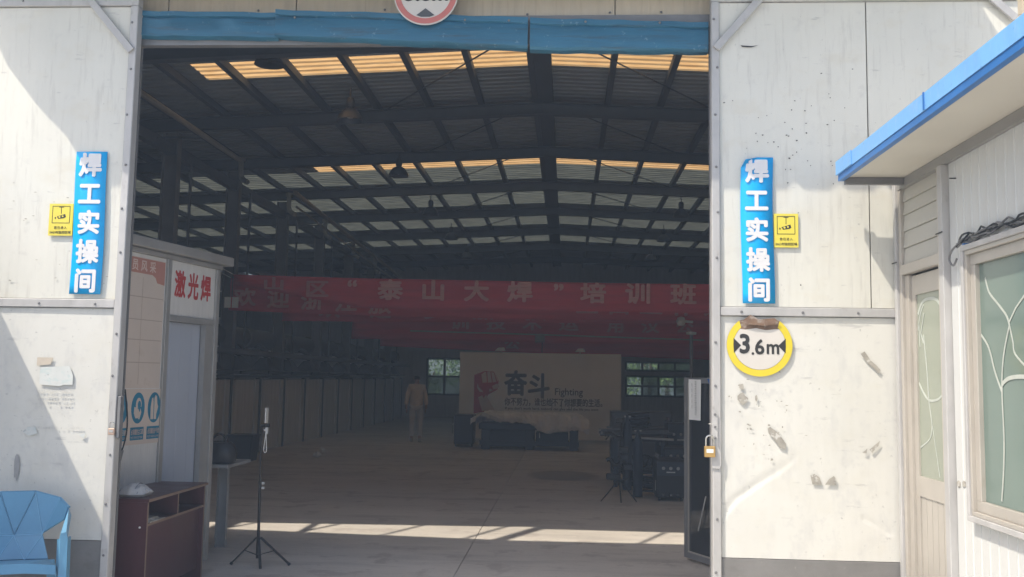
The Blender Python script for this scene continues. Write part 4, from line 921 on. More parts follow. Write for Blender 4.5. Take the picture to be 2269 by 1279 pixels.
# ---------------------------------------------------------------- welding bays along the left side
bay_y = [16.6+1.74*i for i in range(12)]
wbays = []
for i, y in enumerate(bay_y):
    t = thing('welding_bay', '%s grey panelled welding bay from the doorway along the left side' % ('first second third fourth fifth sixth seventh eighth ninth tenth eleventh twelfth'.split()[i]), 'welding bay', (-6.55, y, 0), group='welding bays along the left side')
    MB().box(-6.56, -6.52, y+.03, y+1.22, .02, 1.52).build('front_panel', 'partition', t)
    MB().box(-6.60, -6.50, y+1.26, y+1.48, 0, 1.53).build('end_panel', 'wall_in', t)
    MB().box(-6.58, -6.48, y+1.50, y+1.58, 0, 1.56).build('post', 'roof_steel', t)
    MB().box(-8.2, -6.601, y+1.36, y+1.39, 0, 1.53).build('divider', 'partition', t)
    MB().box(-6.60, -6.54, y, y+1.74, 1.565, 1.62).build('top_rail', 'roof_steel', t)
    hd = MB().hexa([(-6.95, y+.3, 1.72), (-6.45, y+.3, 1.72), (-6.45, y+.95, 1.72), (-6.95, y+.95, 1.72), (-6.75, y+.5, 2.0), (-6.62, y+.5, 2.0), (-6.62, y+.75, 2.0), (-6.75, y+.75, 2.0)]).build('fume_hood', 'duct', t)
    MB().tube(smooth_path([(-6.68, y+.62, 2.0), (-6.66, y+.63, 2.12), (-6.8, y+.64, 2.24), (-7.0, y+.65, 2.30)], 4), .06, 8).build('flex_hose', 'machine2', t)
    MB().hexa([(-6.98, y+.05, 1.64), (-6.40, y+.05, 1.64), (-6.40, y+1.70, 1.64), (-6.98, y+1.70, 1.64), (-7.0, y+.05, 1.71), (-6.38, y+.05, 1.71), (-6.38, y+1.70, 1.71), (-7.0, y+1.70, 1.71)]).build('awning', 'machine2', t)
du = thing('exhaust_duct', 'long dull metal exhaust duct above the row of welding bays', 'duct', (-7.1, 26, 2.2))
for i in range(9): MB().tube([(-7.05, 15+2.6*i, 2.42), (-7.05, 17.58+2.6*i, 2.42)], .22, 14).build('duct_length', 'duct', du, smooth=True); MB().tube([(-7.05, 17.56+2.6*i, 2.42), (-7.05, 17.62+2.6*i, 2.42)], .24, 14).build('flange', 'steel_dark', du)
tr = thing('cable_tray', 'dark steel cable tray running over the welding bays', 'tray', (-6.45, 26, 2.0))
MB().box(-6.62, -6.3, 14.5, 38, 2.02, 2.035).box(-6.62, -6.605, 14.5, 38, 2.036, 2.12).box(-6.315, -6.3, 14.5, 38, 2.036, 2.12).build('tray', 'roof_steel', tr)
for y in FR[1:]: MB().box(-6.48, -6.44, y, y+.04, 2.121, 5.3).build('hanger', 'roof_steel', tr)
for i, (pa, pb, r_) in enumerate((((-5.9, 7.0, 5.50), (-5.9, 16.4, 5.46), .045), ((-5.85, 19.7, 5.52), (-5.85, 33, 5.08), .05), ((-5.95, 20.2, 5.30), (-5.95, 33, 4.90), .025))):
    t = thing('overhead_pipe', ('pale pipe running high along the near left columns', 'long pale pipe sloping along the far left columns', 'thin pipe just under the long sloping pale pipe')[i], 'pipe', pa)
    MB().tube([pa, pb], r_, 9).build('pipe_run', 'pipe', t, smooth=True)
    for k in range(3):
        q = (k+.5)/3; p = Vector(pa).lerp(Vector(pb), q); MB().bar(p, p+Vector((-.85, 0, .0)), .03, .03).build('clip', 'roof_steel', t)
for i, (y, z) in enumerate(((18.5, 5.62), (21.85, 5.55), (25.25, 5.5), (28.7, 5.4), (32.1, 5.3))):
    t = thing('column_elbow', '%s pale elbow pipe from the doorway, bracketed on a left roof column' % ('first second third fourth fifth'.split()[i]), 'pipe elbow', (-6.6, y, z), group='elbow pipes on the left columns')
    MB().tube(smooth_path([(-6.62, y, z+.35), (-6.62, y, z+.05), (-6.58, y, z-.06), (-6.44, y-.1, z-.15)], 4), .055, 8).build('elbow', 'pipe', t, smooth=True)
    MB().tube([(-6.62, y, z+.30), (-6.62, y, z+.38)], .085, 10).build('collar', 'pipe', t)

# ---------------------------------------------------------------- pendant lamps
def lamp(x, y, drop, label):
    t = thing('pendant_lamp', label, 'lamp', (x, y, zr(x)-.2), group='bell shaped pendant lamps')
    z0 = zr(x)-.16; zt = z0-drop
    MB().tube([(x, y, z0), (x, y, zt)], .012, 6).build('stem', 'lamp', t)
    MB().lathe([(.05, .0), (.065, -.04), (.065, -.14), (.05, -.16)], (x, y, zt), 12).build('ballast', 'lamp', t, smooth=True)
    MB().lathe([(.05, -.16), (.12, -.20), (.18, -.28), (.205, -.36), (.20, -.36), (.17, -.28), (.11, -.21)], (x, y, zt), 18).build('shade', 'lamp', t, smooth=True)
    MB().lathe([(.0001, -.32), (.05, -.31), (.065, -.26), (.045, -.20)], (x, y, zt), 10).build('bulb', 'grey_plastic', t, smooth=True)
for x in (-3.42, 2.75):
    for i, y in enumerate((14.3, 18.6, 23.1, 27.3, 31.6)):
        if x > 0 and i < 2: continue
        lamp(x, y, .17 if i == 0 else .12, 'bell pendant lamp on a long stem nearest the doorway' if i == 0 else '%s bell pendant lamp from the doorway in the row %s of the ridge' % (('', 'second', 'third', 'fourth', 'fifth')[i] if x < 0 else ('', '', 'first', 'second', 'third')[i], 'left' if x < 0 else 'right'))
fl_ = thing('ceiling_lamp', 'shallow round lamp tight under the roof just above the nearest amber skylights', 'lamp', (-4.3, 13.0, 6.05))
MB().lathe([(.0001, .16), (.05, .15), (.06, .09), (.20, .05), (.22, 0), (.19, 0), (.0001, .04)], (-4.3, 13.0, zr(-4.3)-.19), 20).build('shade', 'lamp', fl_, smooth=True)

# ---------------------------------------------------------------- red banners
def banner(label, y, xl, xr, top, bot, texts, rip=None):
    t = thing('banner', label, 'banner', ((xl+xr)/2, y, bot(0)), group='red slogan banners across the hall')
    n = 60; m = 8; vs = []; rr = random.Random(int(y*10)); ph = rr.uniform(0, 6)
    for i in range(n+1):
        q = i/n; x = xl+(xr-xl)*q
        for j in range(m+1):
            zt, zbm = top(q), bot(q); v = j/m
            vs.append((x, y+.03*math.sin(x*1.3+ph+v*2)+.025*math.sin(v*9+x*.5+ph), zbm+(zt-zbm)*v))
    mb = MB(); mb.add(vs, [(i*(m+1)+j, (i+1)*(m+1)+j, (i+1)*(m+1)+j+1, i*(m+1)+j+1) for i in range(n) for j in range(m)])
    o = mb.build('cloth', 'banner', t, smooth=True); md = o.modifiers.new('thick', 'SOLIDIFY'); md.thickness = .003
    for body, x0, step, zc, cw, chh, mt in texts:
        for i, c in enumerate(body):
            x = x0+step*i; q = (x-xl)/(xr-xl)
            if c != ' ': letters('character', c, (x, y-.075, zc(q)), XR, ZU, cw, chh, mt, t, .035, True)
    for x, z in ((xl, top(0)), (xr, top(1))): MB().tube([(x, y, z), (x+(-.3 if x < 0 else .2), y, z+.15)], .008, 5).build('rope', 'paper', t)
sag = lambda a, b, s: (lambda q: a+(b-a)*q-s*4*q*(1-q))
b1 = lambda q: 3.12-(min(1, q/.24))*.27+0*q
banner('nearest red banner with spaced white characters across the hall', 16.8, -6.05, 5.25, sag(3.43, 3.36, .03), lambda q: 3.24-.38*min(1, max(0, q-.01)/.20)-.03*q,
       [('山', -5.5, .85, lambda q: 3.15, .42, .24, 'banner_text_dim'), ('区', -4.72, .85, lambda q: 3.03, .44, .32, 'banner_text_dim'), ('“', -3.95, .5, sag(3.02, 3.0, 0), .42, .40, 'banner_text'), ('泰山大焊', -3.40, .775, sag(3.00, 2.97, 0), .46, .38, 'banner_text'), ('”', -.25, .5, sag(3.0, 2.97, 0), .42, .40, 'banner_text'), ('培训班', .22, .79, sag(3.0, 2.965, 0), .46, .38, 'banner_text')])
banner('second red banner with welcome slogan, hanging just behind the nearest one', 18.0, -6.55, 5.2, sag(3.50, 3.30, .16), sag(2.86, 2.78, .06),
       [('欢迎浙江旅', -6.45, .66, lambda q: 2.95-.55*q, .44, .36, 'banner_text'), ('三口工作运', .15, .60, lambda q: 2.86, .44, .34, 'banner_text_dim')])
banner('third red banner, its lower hem below the second one', 20.0, -6.1, 5.25, sag(3.42, 3.32, .05), sag(2.78, 2.86, .0), [('欢迎参加技能培训', -5.3, 1.1, lambda q: 2.86, .46, .38, 'banner_text_dim')])
banner('fourth maroon banner with faint characters above the display board', 26.6, -6.1, 5.25, sag(3.40, 3.30, .02), sag(2.68, 2.66, .02), [('训技术运', -3.3, 1.02, lambda q: 2.98, .56, .40, 'banner_text_dim'), ('用汉公云', 1.1, .95, lambda q: 2.95, .5, .38, 'banner_text_dim')])
banner('farthest maroon banner, lowest above the display board', 30.2, -6.0, 5.2, sag(3.1, 3.0, .02), sag(2.60, 2.30, .02), [('公', -2.0, .5, lambda q: 2.55, .5, .36, 'banner_text_dim')])
wc = thing('cable_trunking', 'thin pale cable trunking with a small box hung across the hall above the display board', 'trunking', (0, 25.2, 2.7))
MB().tube([(-4.2, 25.2, 2.86), (-.95, 25.2, 2.81), (3.6, 25.2, 2.72)], .022, 6).build('trunking', 'pipe', wc)
MB().box(-.85, -.60, 25.08, 25.2, 2.60, 2.80).build('junction_box', 'steel_dark', wc); MB().tube([(-.66, 25.15, 2.60), (-.66, 25.15, 2.32)], .012, 5).build('drop_wire', 'machine2', wc)

# ---------------------------------------------------------------- display board
YB = 24.6
db = thing('display_board', 'large cream board with red fist emblem and dark Fighting slogan standing across the hall', 'board', (-.68, YB, 0))
x0b, x1b = -2.775, 1.395
MB().box(x0b, x1b, YB, YB+.05, .09, 2.30).build('panel', 'big_board', db)
for x in (x0b+.2, -.7, x1b-.2): MB().box(x-.03, x+.03, YB+.051, YB+.11, 0, 2.28).build('strut', 'roof_steel', db); MB().bar((x, YB+.11, 1.5), (x, YB+.95, .02), .04, .04).build('stay', 'roof_steel', db)
def bp(poly, m, dy=0., name='emblem'): front_poly(poly, YB-.004-dy, YB-.0005-dy).build(name, m, db)
E0 = lambda pts: [(-2.40+.00238*(x-280)/1.0*.98, 1.815-.00238*(y-300)*.98) for x, y in pts]
bp(E0([(283, 345), (395, 300), (500, 305), (555, 400), (545, 500), (440, 560), (420, 600), (510, 740), (360, 755), (283, 770)]), 'board_red')
bp(E0([(360, 340), (395, 310), (415, 310), (425, 425), (375, 430)]), 'board_pale', .004, 'finger'); bp(E0([(425, 308), (460, 305), (480, 425), (435, 428)]), 'board_pale', .004, 'finger')
bp(E0([(470, 310), (500, 315), (530, 420), (490, 425)]), 'board_pale', .004, 'finger'); bp(E0([(508, 325), (530, 345), (556, 400), (540, 415)]), 'board_pale', .004, 'finger')
bp(E0([(480, 465), (540, 435), (565, 465), (545, 490), (500, 500)]), 'board_pale', .004, 'thumb'); bp(E0([(455, 490), (495, 515), (450, 530)]), 'board_pale', .004, 'thumb')
bp(E0([(320, 440), (335, 480), (380, 520), (385, 535), (345, 530), (318, 490)]), 'board_pale', .004, 'palm'); bp(E0([(330, 590), (375, 570), (390, 600), (415, 560), (515, 725), (375, 745)]), 'board_pale', .004, 'sleeve')
yb = YB-.003
letters('character', '奋', (-1.615, yb, 1.19), XR, ZU, .60, .66, 'board_print', db, .035, True); letters('character', '斗', (-1.02, yb, 1.13), XR, ZU, .60, .66, 'board_print', db, .03, True)
letters('lettering', 'Fighting', (-.30, yb, 1.17), XR, ZU, .72, .235, 'board_print', db, .012)
letters('lettering', '你不努力，谁也给不了你想要的生活。', (-1.60, yb, .935), XR, ZU, 2.52, .21, 'board_print', db, .018)
letters('lettering', "If you don't work hard, nobody can give you the life you want", (-1.58, yb, .82), XR, ZU, 2.40, .085, 'board_print', db, .012)
for i, (x, lab) in enumerate(((-1.715, 'white spot lamp over the left half of the display board'), (.335, 'white spot lamp over the right half of the display board'))):
    t = thing('spot_lamp', lab, 'lamp', (x, YB, 2.3))
    MB().bar((x, YB+.02, 2.30), (x+.02, YB-.2, 2.40), .03, .03).build('arm', 'fixture', t)
    MB().hexa([(x-.14, YB-.34, 2.33), (x+.12, YB-.34, 2.33), (x+.14, YB-.14, 2.34), (x-.12, YB-.14, 2.34), (x-.07, YB-.30, 2.41), (x+.08, YB-.30, 2.41), (x+.10, YB-.16, 2.43), (x-.05, YB-.16, 2.43)]).build('housing', 'fixture', t, bevel=.01)

# ---------------------------------------------------------------- covered cutting machine and cabinet in front of the board
cm = thing('cutting_table', 'dark blue steel machine table in front of the display board', 'machine', (-.85, 22.6, 0))
for x in (-1.86, -.85, .18):
    for y in (22.15, 23.0): MB().box(x-.10, x+.10, y-.08, y+.08, 0, .46).build('leg', 'machine', cm, bevel=.01)
MB().box(-2.02, .32, 22.05, 23.1, .462, .60).build('bed', 'machine', cm, bevel=.01)
MB().box(-2.0, .30, 22.06, 22.12, .10, .20).build('lower_rail', 'machine', cm); MB().box(-1.75, -.95, 22.2, 22.8, .06, .44).build('drive_box', 'machine', cm, bevel=.01); MB().box(-.7, .05, 22.25, 22.8, .08, .40).build('drive_box', 'machine', cm, bevel=.01)
MB().box(-.62, -.60, 22.03, 22.045, .28, .40).build('tag', 'paper', cm)
for i, x in enumerate((-.35, -.12, .06, .12)): MB().tube([(x, 22.9, .9), (x+.01, 22.9, 1.18-.04*(i % 2))], .008, 5).build('rod', 'steel_dark', cm)
sc = thing('dust_sheet', 'crumpled pale plastic sheet draped over the dark machine table', 'cover sheet', (-.85, 22.6, .6))
def sheet():
    mb = MB(); nx, nr = 56, 14; r_ = random.Random(9); vs = []
    prof = [(23.2, .62), (23.16, .78), (23.0, .84), (22.8, .83), (22.55, .85), (22.3, .84), (22.12, .83), (22.0, .80), (21.95, .72), (21.92, .64), (21.94, .56)]
    for i in range(nx+1):
        q = i/nx; x = -2.2+2.72*q; e = min(1, q*10, (1-q)*9)
        for k, (y, z) in enumerate(prof):
            dz = .018*math.sin(q*31+k*1.7)+.014*math.sin(q*57+k*2.9)+r_.uniform(-.014, .014)
            hem = (.14*math.sin(q*5.2+.7)+.05*math.sin(q*17)) if k >= 9 else (.07*math.sin(q*5.2+.7) if k == 8 else 0)
            vs.append((x+r_.uniform(-.01, .01), y+.022*math.sin(q*40+k)+r_.uniform(-.012, .012), (z+dz+hem)*(.80+.20*e) if k < 8 else z+dz+hem-.05*(1-e)))
    m = len(prof); mb.add(vs, [(i*m+k, (i+1)*m+k, (i+1)*m+k+1, i*m+k+1) for i in range(nx) for k in range(m-1)]); return mb
sheet().build('sheet', 'sheet_cover', sc)
cbn = thing('control_cabinet', 'low dark control cabinet left of the covered machine table', 'cabinet', (-2.45, 22.8, 0))
MB().box(-2.66, -2.20, 22.6, 23.2, .06, .76).build('cabinet_body', 'machine2', cbn, bevel=.01); MB().box(-2.64, -2.22, 22.585, 22.598, .12, .72).build('door', 'machine', cbn)
for x in (-2.62, -2.24): MB().lathe([(.0001, -.02), (.04, -.02), (.04, .02), (.0001, .02)], (x, 22.66, .042), 10, 'X').build('wheel', 'machine2', cbn)
MB().tube([(-2.70, 22.7, .3), (-2.70, 22.7, .70)], .012, 6).build('handle', 'chrome', cbn)

# ---------------------------------------------------------------- person walking away
def skin_mesh(verts, edges, radii, name, m, parent, root=0, sub=2):
    me = bpy.data.meshes.new(name); me.from_pydata(verts, edges, [])
    o = bpy.data.objects.new(name, me); COL.objects.link(o)
    o.modifiers.new('skin', 'SKIN').use_smooth_shade = True
    for i, v in enumerate(me.skin_vertices[0].data):
        rr = radii[i]; v.radius = rr if isinstance(rr, tuple) else (rr, rr); v.use_root = (i == root)
    s = o.modifiers.new('sub', 'SUBSURF'); s.levels = sub; s.render_levels = sub
    dg = bpy.context.evaluated_depsgraph_get(); me2 = bpy.data.meshes.new_from_object(o.evaluated_get(dg)); bpy.data.objects.remove(o)
    me2.name = name; me2.materials.clear()
    for p in me2.polygons: p.use_smooth = True
    return link(name, me2, M[m], parent)
ps = thing('person', 'person in tan jacket and grey trousers walking away along the welding bays', 'person', (-3.81, 24.1, 0), math.radians(8))
K = 1.0
bv = [(0,0,.92),(0,0,1.08),(0,.0,1.25),(0,.0,1.40),(0,.01,1.475),(0,.02,1.55),(0,.02,1.63),
      (.17,0,1.395),(.225,-.01,1.13),(.245,.03,.90),(.245,.045,.82), (-.17,0,1.395),(-.23,.01,1.13),(-.255,.0,.90),(-.255,-.01,.82),
      (.09,0,.88),(.10,.05,.50),(.105,-.06,.09),(.11,.06,.035), (-.09,0,.88),(-.095,.0,.50),(-.10,.02,.09),(-.105,.13,.035)]
be = [(0,1),(1,2),(2,3),(3,4),(4,5),(5,6),(3,7),(7,8),(8,9),(9,10),(3,11),(11,12),(12,13),(13,14),(0,15),(15,16),(16,17),(17,18),(0,19),(19,20),(20,21),(21,22)]
br_ = [(.13,.09),(.125,.085),(.14,.09),(.12,.075),.05,(.072,.085),(.062,.075),.055,.042,.032,.035,.055,.042,.032,.035,.085,.058,.04,.038,.085,.058,.04,.038]
skin_mesh(bv, be, br_, 'body', 'skin', ps)
jv = [(0,0,.84),(0,0,1.05),(0,0,1.25),(0,0,1.38),(.16,0,1.385),(.21,-.005,1.20),(.237,.0,1.05),(.25,.028,.92),(-.16,0,1.385),(-.215,.005,1.20),(-.245,.01,1.05),(-.262,.002,.92),(0,.0,1.455)]
skin_mesh(jv, [(0,1),(1,2),(2,3),(3,4),(4,5),(5,6),(6,7),(3,8),(8,9),(9,10),(10,11),(3,12)], [(.185,.125),(.178,.125),(.185,.125),(.15,.105),.078,.066,.06,.054,.078,.066,.06,.054,.07], 'jacket', 'jacket', ps)
tv = [(0,0,.93),(.085,0,.86),(.10,.03,.66),(.103,.045,.48),(.107,-.04,.12),(-.085,0,.86),(-.095,.0,.66),(-.098,.0,.48),(-.103,.018,.12)]
skin_mesh(tv, [(0,1),(1,2),(2,3),(3,4),(0,5),(5,6),(6,7),(7,8)], [(.15,.11),.105,.092,.08,.07,.105,.092,.08,.07], 'trousers', 'trousers', ps)
skin_mesh([(0,.0,1.655),(0,-.012,1.60),(0,-.02,1.555)], [(0,1),(1,2)], [(.082,.092),(.088,.09),(.07,.06)], 'hair', 'hair', ps, 0, 2)
for (x, y) in ((.108, -.0), (-.104, .075)): 
    MB().lathe([(.0001, 0), (.048, .0), (.05, .035), (.04, .075), (.0001, .085)], (0, 0, 0), 12)
    sh = MB(); sh.hexa([(x-.045, y-.10, .0), (x+.045, y-.10, .0), (x+.045, y+.15, 0), (x-.045, y+.15, 0), (x-.04, y-.095, .09), (x+.04, y-.095, .09), (x+.035, y+.13, .045), (x-.035, y+.13, .045)]); sh.build('shoe', 'shoe', ps, world=False, bevel=.015)
for s in (1, -1): 
    hx, hy = (.245, .045) if s > 0 else (-.257, -.01)
    for k in range(4):
        a = (hx+(-.002)*s, hy-.027+.018*k, .80); L = (.075, .085, .08, .065)[k]
        MB().tube([a, (a[0]-.004*s, a[1]+.002, a[2]-L*.55), (a[0]-.016*s, a[1]+.004, a[2]-L)], [.0095, .0085, .006], 6).build('finger', 'skin', ps, world=False, smooth=True)
    MB().tube([(hx-.01*s, hy+.03, .83), (hx-.022*s, hy+.052, .79), (hx-.026*s, hy+.056, .755)], [.011, .0095, .007], 6).build('thumb', 'skin', ps, world=False, smooth=True)
# face on the far side of the head
for s in (1, -1): MB().lathe([(.0001, .012), (.009, .008), (.012, 0)], (s*.03, .098, 1.60), 8, 'Y').build('eye', 'black', ps, world=False); MB().lathe([(.0001, -.006), (.02, -.004), (.026, .004), (.0001, .008)], (s*.078, .015, 1.585), 10, 'X').build('ear', 'skin', ps, world=False)
MB().hexa([(-.014, .10, 1.555), (.014, .10, 1.555), (.008, .098, 1.60), (-.008, .098, 1.60), (-.010, .125, 1.56), (.010, .125, 1.56), (.006, .108, 1.60), (-.006, .108, 1.60)]).build('nose', 'skin', ps, world=False); MB().box(-.022, .022, .095, .102, 1.528, 1.536).build('mouth', 'board_red', ps, world=False)

# ---------------------------------------------------------------- right hand side: glass leaf, paper, pennant, lamp
gd = thing('glass_door', 'half height glass door in dull metal frame standing ajar at the right of the doorway', 'glass door', (1.12, 9.05, 0), math.atan2(-.9, .44))
def gb(name, m, x0, x1, z0, z1, y=.02, par=None): return MB().box(x0, x1, -y, y, z0, z1).build(name, m, par or gd, world=False)
gb('stile', 'steel_dark', 0, .05, .03, 1.68); gb('stile', 'steel_dark', .95, 1.0, .03, 1.68)
gb('rail', 'steel_dark', .0505, .9495, .03, .08); gb('rail', 'steel_dark', .0505, .9495, 1.63, 1.68)
gb('bead', 'alu', .051, .062, .081, 1.629, .014); gb('bead', 'alu', .063, .949, .081, .092, .014)
gb('pane', 'door_glass', .0625, .949, .0925, 1.629, .003)
gb('pull_handle', 'steel', .60, .66, .62, .86, .03)
MB().tube([(.24, -.025, .30), (.36, -.025, .62)], .006, 6).build('scratch_bar', 'steel', gd, world=False)
nt_ = thing('hung_notice', 'long white printed paper strip hung on the glass door frame', 'paper notice', (1.19, 8.82, 1.3))
nb = MB().hexa([(1.122, 8.84, 1.297), (1.222, 8.80, 1.290), (1.222, 8.805, 1.290), (1.122, 8.845, 1.297), (1.118, 8.83, 1.665), (1.226, 8.79, 1.662), (1.226, 8.795, 1.662), (1.118, 8.835, 1.665)]).build('sheet', 'paper', nt_)
r = random.Random(6)
for i in range(15):
    z = 1.635-.021*i; MB().box(1.168, 1.180+r.uniform(-.003, .006), 8.798, 8.80, z, z+.012).build('print_mark', 'imprint', nt_)
for i in range(5): MB().box(1.142, 1.148, 8.807, 8.809, 1.60-.05*i, 1.63-.05*i).build('print_mark', 'imprint', nt_)
pn = thing('pennant', 'small blue triangular pennant by the right door leaf', 'pennant', (1.30, 8.6, 1.6))
front_poly([(1.245, 1.672), (1.45, 1.660), (1.36, 1.49), (1.315, 1.50)], 8.55, 8.556).build('cloth', 'pennant', pn)
letters('lettering', '班组', (1.275, 8.548, 1.60), XR, ZU, .10, .045, 'banner_text', pn, .02)
wlp = thing('wall_lamp', 'white round lamp on an arm near the right edge of the doorway', 'lamp', (2.03, 17, 2.7))
MB().lathe([(.0001, -.085), (.06, -.07), (.088, 0), (.06, .07), (.0001, .085)], (2.02, 17, 2.70), 16).build('globe', 'fixture', wlp, smooth=True)
MB().tube([(2.10, 17, 2.70), (2.23, 17, 2.69)], .025, 7).build('arm', 'fixture', wlp); MB().tube([(2.20, 17, 0), (2.20, 17, 2.50)], .03, 8).build('pole', 'steel_dark', wlp); MB().lathe([(.03, 0), (.09, .01), (.09, .05), (.03, .06)], (2.20, 17, 2.46), 12).build('collar', 'fixture', wlp)

# ---------------------------------------------------------------- welding machines and clutter on the right
def welder(label, x, y, w, d, h, rz):
    t = thing('welding_machine', label, 'machine', (x, y, 0), rz, 'welding machines at the right of the hall')
    b = lambda name, m, x0, x1, y0, y1, z0, z1, bev=0., par=None: MB().box(x0, x1, y0, y1, z0, z1).build(name, m, par or t, world=False, bevel=bev)
    b('case', 'machine2', -w/2, w/2, -d/2, d/2, .05, h, .012)
    f = b('front_panel', 'machine', -w/2+.015, w/2-.015, -d/2-.012, -d/2-.001, h*.62, h-.03)
    for i in range(3):
        MB().lathe([(.0001, -.03), (.020, -.028), (.024, 0)], (-w/4+w/4*i, -d/2-.012, h*.80), 12, 'Y').build('dial', 'steel', t, world=False)
        MB().lathe([(.0001, -.035), (.016, -.03), (.02, 0)], (-w/4+w/4*i, -d/2-.001, h*.16), 10, 'Y').build('socket', 'steel_dark', t, world=False)
    b('label_plate', 'imprint', -.06, .06, -d/2-.0135, -d/2-.0125, h*.69, h*.72); b('side_label', 'paper', -w/2-.002, -w/2-.0005, -d/2+.03, -d/2+.08, h*.25, h*.50)
    MB().tube([(-w/2+.04, -d/4, h), (-w/2+.04, -d/4, h+.06), (-w/2+.04, d/4, h+.06), (-w/2+.04, d/4, h)], .012, 7).build('handle', 'steel_dark', t, world=False)
    for sx in (-1, 1):
        for sy in (-1, 1): MB().lathe([(.0001, -.015), (.024, -.015), (.024, .015), (.0001, .015)], (sx*(w/2-.05), sy*(d/2-.06), .026), 10, 'X').build('wheel', 'machine2', t, world=False)
    return t
welder('tall black welding machine with three dials, nearest the glass door', 1.44, 13.6, .40, .60, .56, .0)
welder('dark welding machine behind the nearest one', 1.68, 15.2, .42, .65, .62, .1); welder('dark welding machine standing on the bench of bars', 1.90, 16.3, .45, .5, .95, .0)
wb_ = thing('work_bench', 'dark steel bench loaded with bars behind the tripod camera stand', 'bench', (1.1, 15.4, 0))
MB().box(.72, 1.55, 14.9, 16.0, .70, .74).build('bench_top', 'machine', wb_)
for x in (.77, 1.50):
    for y in (14.95, 15.95): MB().box(x-.03, x+.03, y-.03, y+.03, 0, .699).build('leg', 'machine', wb_)
MB().box(.76, 1.51, 14.97, 15.93, .20, .225).build('shelf', 'machine', wb_)
r = random.Random(12)
for i in range(14):
    t = thing('steel_bar', 'steel bar in the jumbled pile on the dark bench', 'steel bar', (1.1, 15.3, .75), group='steel bars on the bench')
    y = 14.95+.06*i; z = .77+.025*(i % 4)+.002*i; MB().tube([(.62+r.uniform(-.1, .25), y+r.uniform(-.1, .1), z), (1.62+r.uniform(-.2, .15), y+r.uniform(-.15, .15), z+r.uniform(-.03, .08))], r.uniform(.014, .026), 7).build('bar', 'steel' if i % 5 == 0 else 'duct', t)
for i in range(6):
    t = thing('gas_hose', 'coiled black hose on the bench shelf', 'hose', (1.1, 15.0, .25), group='coiled hoses under the bench')
    cx_, cz_ = .83+.13*i, .36+.03*(i % 2); MB().tube([(cx_+(.10+.01*k/12)*math.cos(k*.55), 14.93+.012*i+.004*k, cz_+.10*math.sin(k*.55)) for k in range(26)], .014, 6).build('coil', 'machine2', t, smooth=True)
bx_ = thing('grey_cabinet', 'dull grey low cabinet behind the welding machines', 'cabinet', (1.2, 18.5, 0))
MB().box(.85, 2.0, 18.2, 18.8, .05, 1.05).build('cabinet_body', 'duct', bx_, bevel=.01)
for x in (.87, 1.44): MB().box(x, x+.55, 18.18, 18.198, .10, 1.02).build('door', 'duct', bx_, bevel=.004)
ts = thing('camera_tripod', 'black tripod with clamp arms and folded bag among the welding gear', 'tripod', (.73, 13.15, 0))
for a, L in ((math.radians(200), .27), (math.radians(275), .18), (math.radians(345), .24), (math.radians(80), .2)): MB().tube([(.73, 13.15, .30), (.73+L*math.cos(a), 13.15+L*math.sin(a), .01)], [.011, .008], 6).build('leg', 'black_metal', ts)
MB().tube([(.73, 13.15, .22), (.74, 13.15, .75)], .016, 8).build('column', 'black_metal', ts); MB().tube([(.74, 13.15, .75), (.76, 13.15, 1.08)], .012, 8).build('column', 'black_metal', ts)
MB().box(.55, .74, 13.06, 13.16, .30, .38).build('battery_pack', 'machine2', ts, bevel=.01)
MB().tube(smooth_path([(.75, 13.12, .52), (.66, 13.08, .50), (.60, 13.08, .57), (.55, 13.08, .56)], 3), .028, 7).build('clamp_arm', 'black_metal', ts); MB().tube(smooth_path([(.76, 13.12, .86), (.68, 13.1, .87), (.60, 13.1, .92), (.52, 13.1, .90)], 3), .026, 7).build('clamp_arm', 'black_metal', ts)
MB().bar((.60, 13.1, .92), (.54, 13.1, .83), .018, .018).build('clamp_jaw', 'black_metal', ts); MB().box(.68, .78, 13.1, 13.18, 1.06, 1.13).build('camera_head', 'black_metal', ts, bevel=.008)
MB().tube([(.78+.10*math.cos(k*.5), 13.1, .42+.13*math.sin(k*.5)) for k in range(14)], .01, 6).build('cable_loop', 'machine2', ts)
for i, (x, z) in enumerate(((.80, .60), (.84, .47), (.79, .70))): MB().box(x-.06, x+.06, 13.08, 13.2, z-.04, z+.04).build('clutter_box', 'machine2', ts, bevel=.01)

gr_ = random.Random(31)
for i, (x, y, lab) in enumerate(((1.25, 13.9, 'dark cable heap on the floor left of the nearest welding machine'), (1.05, 14.6, 'dark cable heap on the floor under the front edge of the bench'), (1.15, 15.0, 'dark cable heap lying on top of the bench'))):
    t = thing('cable_heap', lab, 'cables', (x, y, 0 if i < 2 else .74), group='heaps of welding cable')
    for k in range(4):
        z0 = .02 if i < 2 else .86; pts = [(x+gr_.uniform(.08, .20)*math.cos(a*.9)+gr_.uniform(-.03, .03), y+.12*math.sin(a*.9), z0+.035*k+.012*a+gr_.uniform(0, .03)) for a in range(14)]
        MB().tube(smooth_path(pts, 2), .013, 5).build('cable', 'machine2' if k % 2 else 'machine', t, smooth=True)
for i, (x, y, h, lab) in enumerate(((1.02, 13.7, .95, 'thin dark gas bottle beside the camera tripod'), (.92, 14.5, 1.12, 'taller dark gas bottle standing against the bench'))):
    t = thing('gas_bottle', lab, 'gas bottle', (x, y, 0)); r0 = .07
    MB().lathe([(.0001, 0), (r0, .01), (r0, h*.78), (r0*.75, h*.86), (.025, h*.92), (.025, h), (.0001, h)], (x, y, 0), 14).build('bottle_body', 'machine', t, smooth=True)
    MB().box(x-.05, x+.05, y-.012, y+.012, h*.97, h*.99).build('valve_handle', 'steel', t)

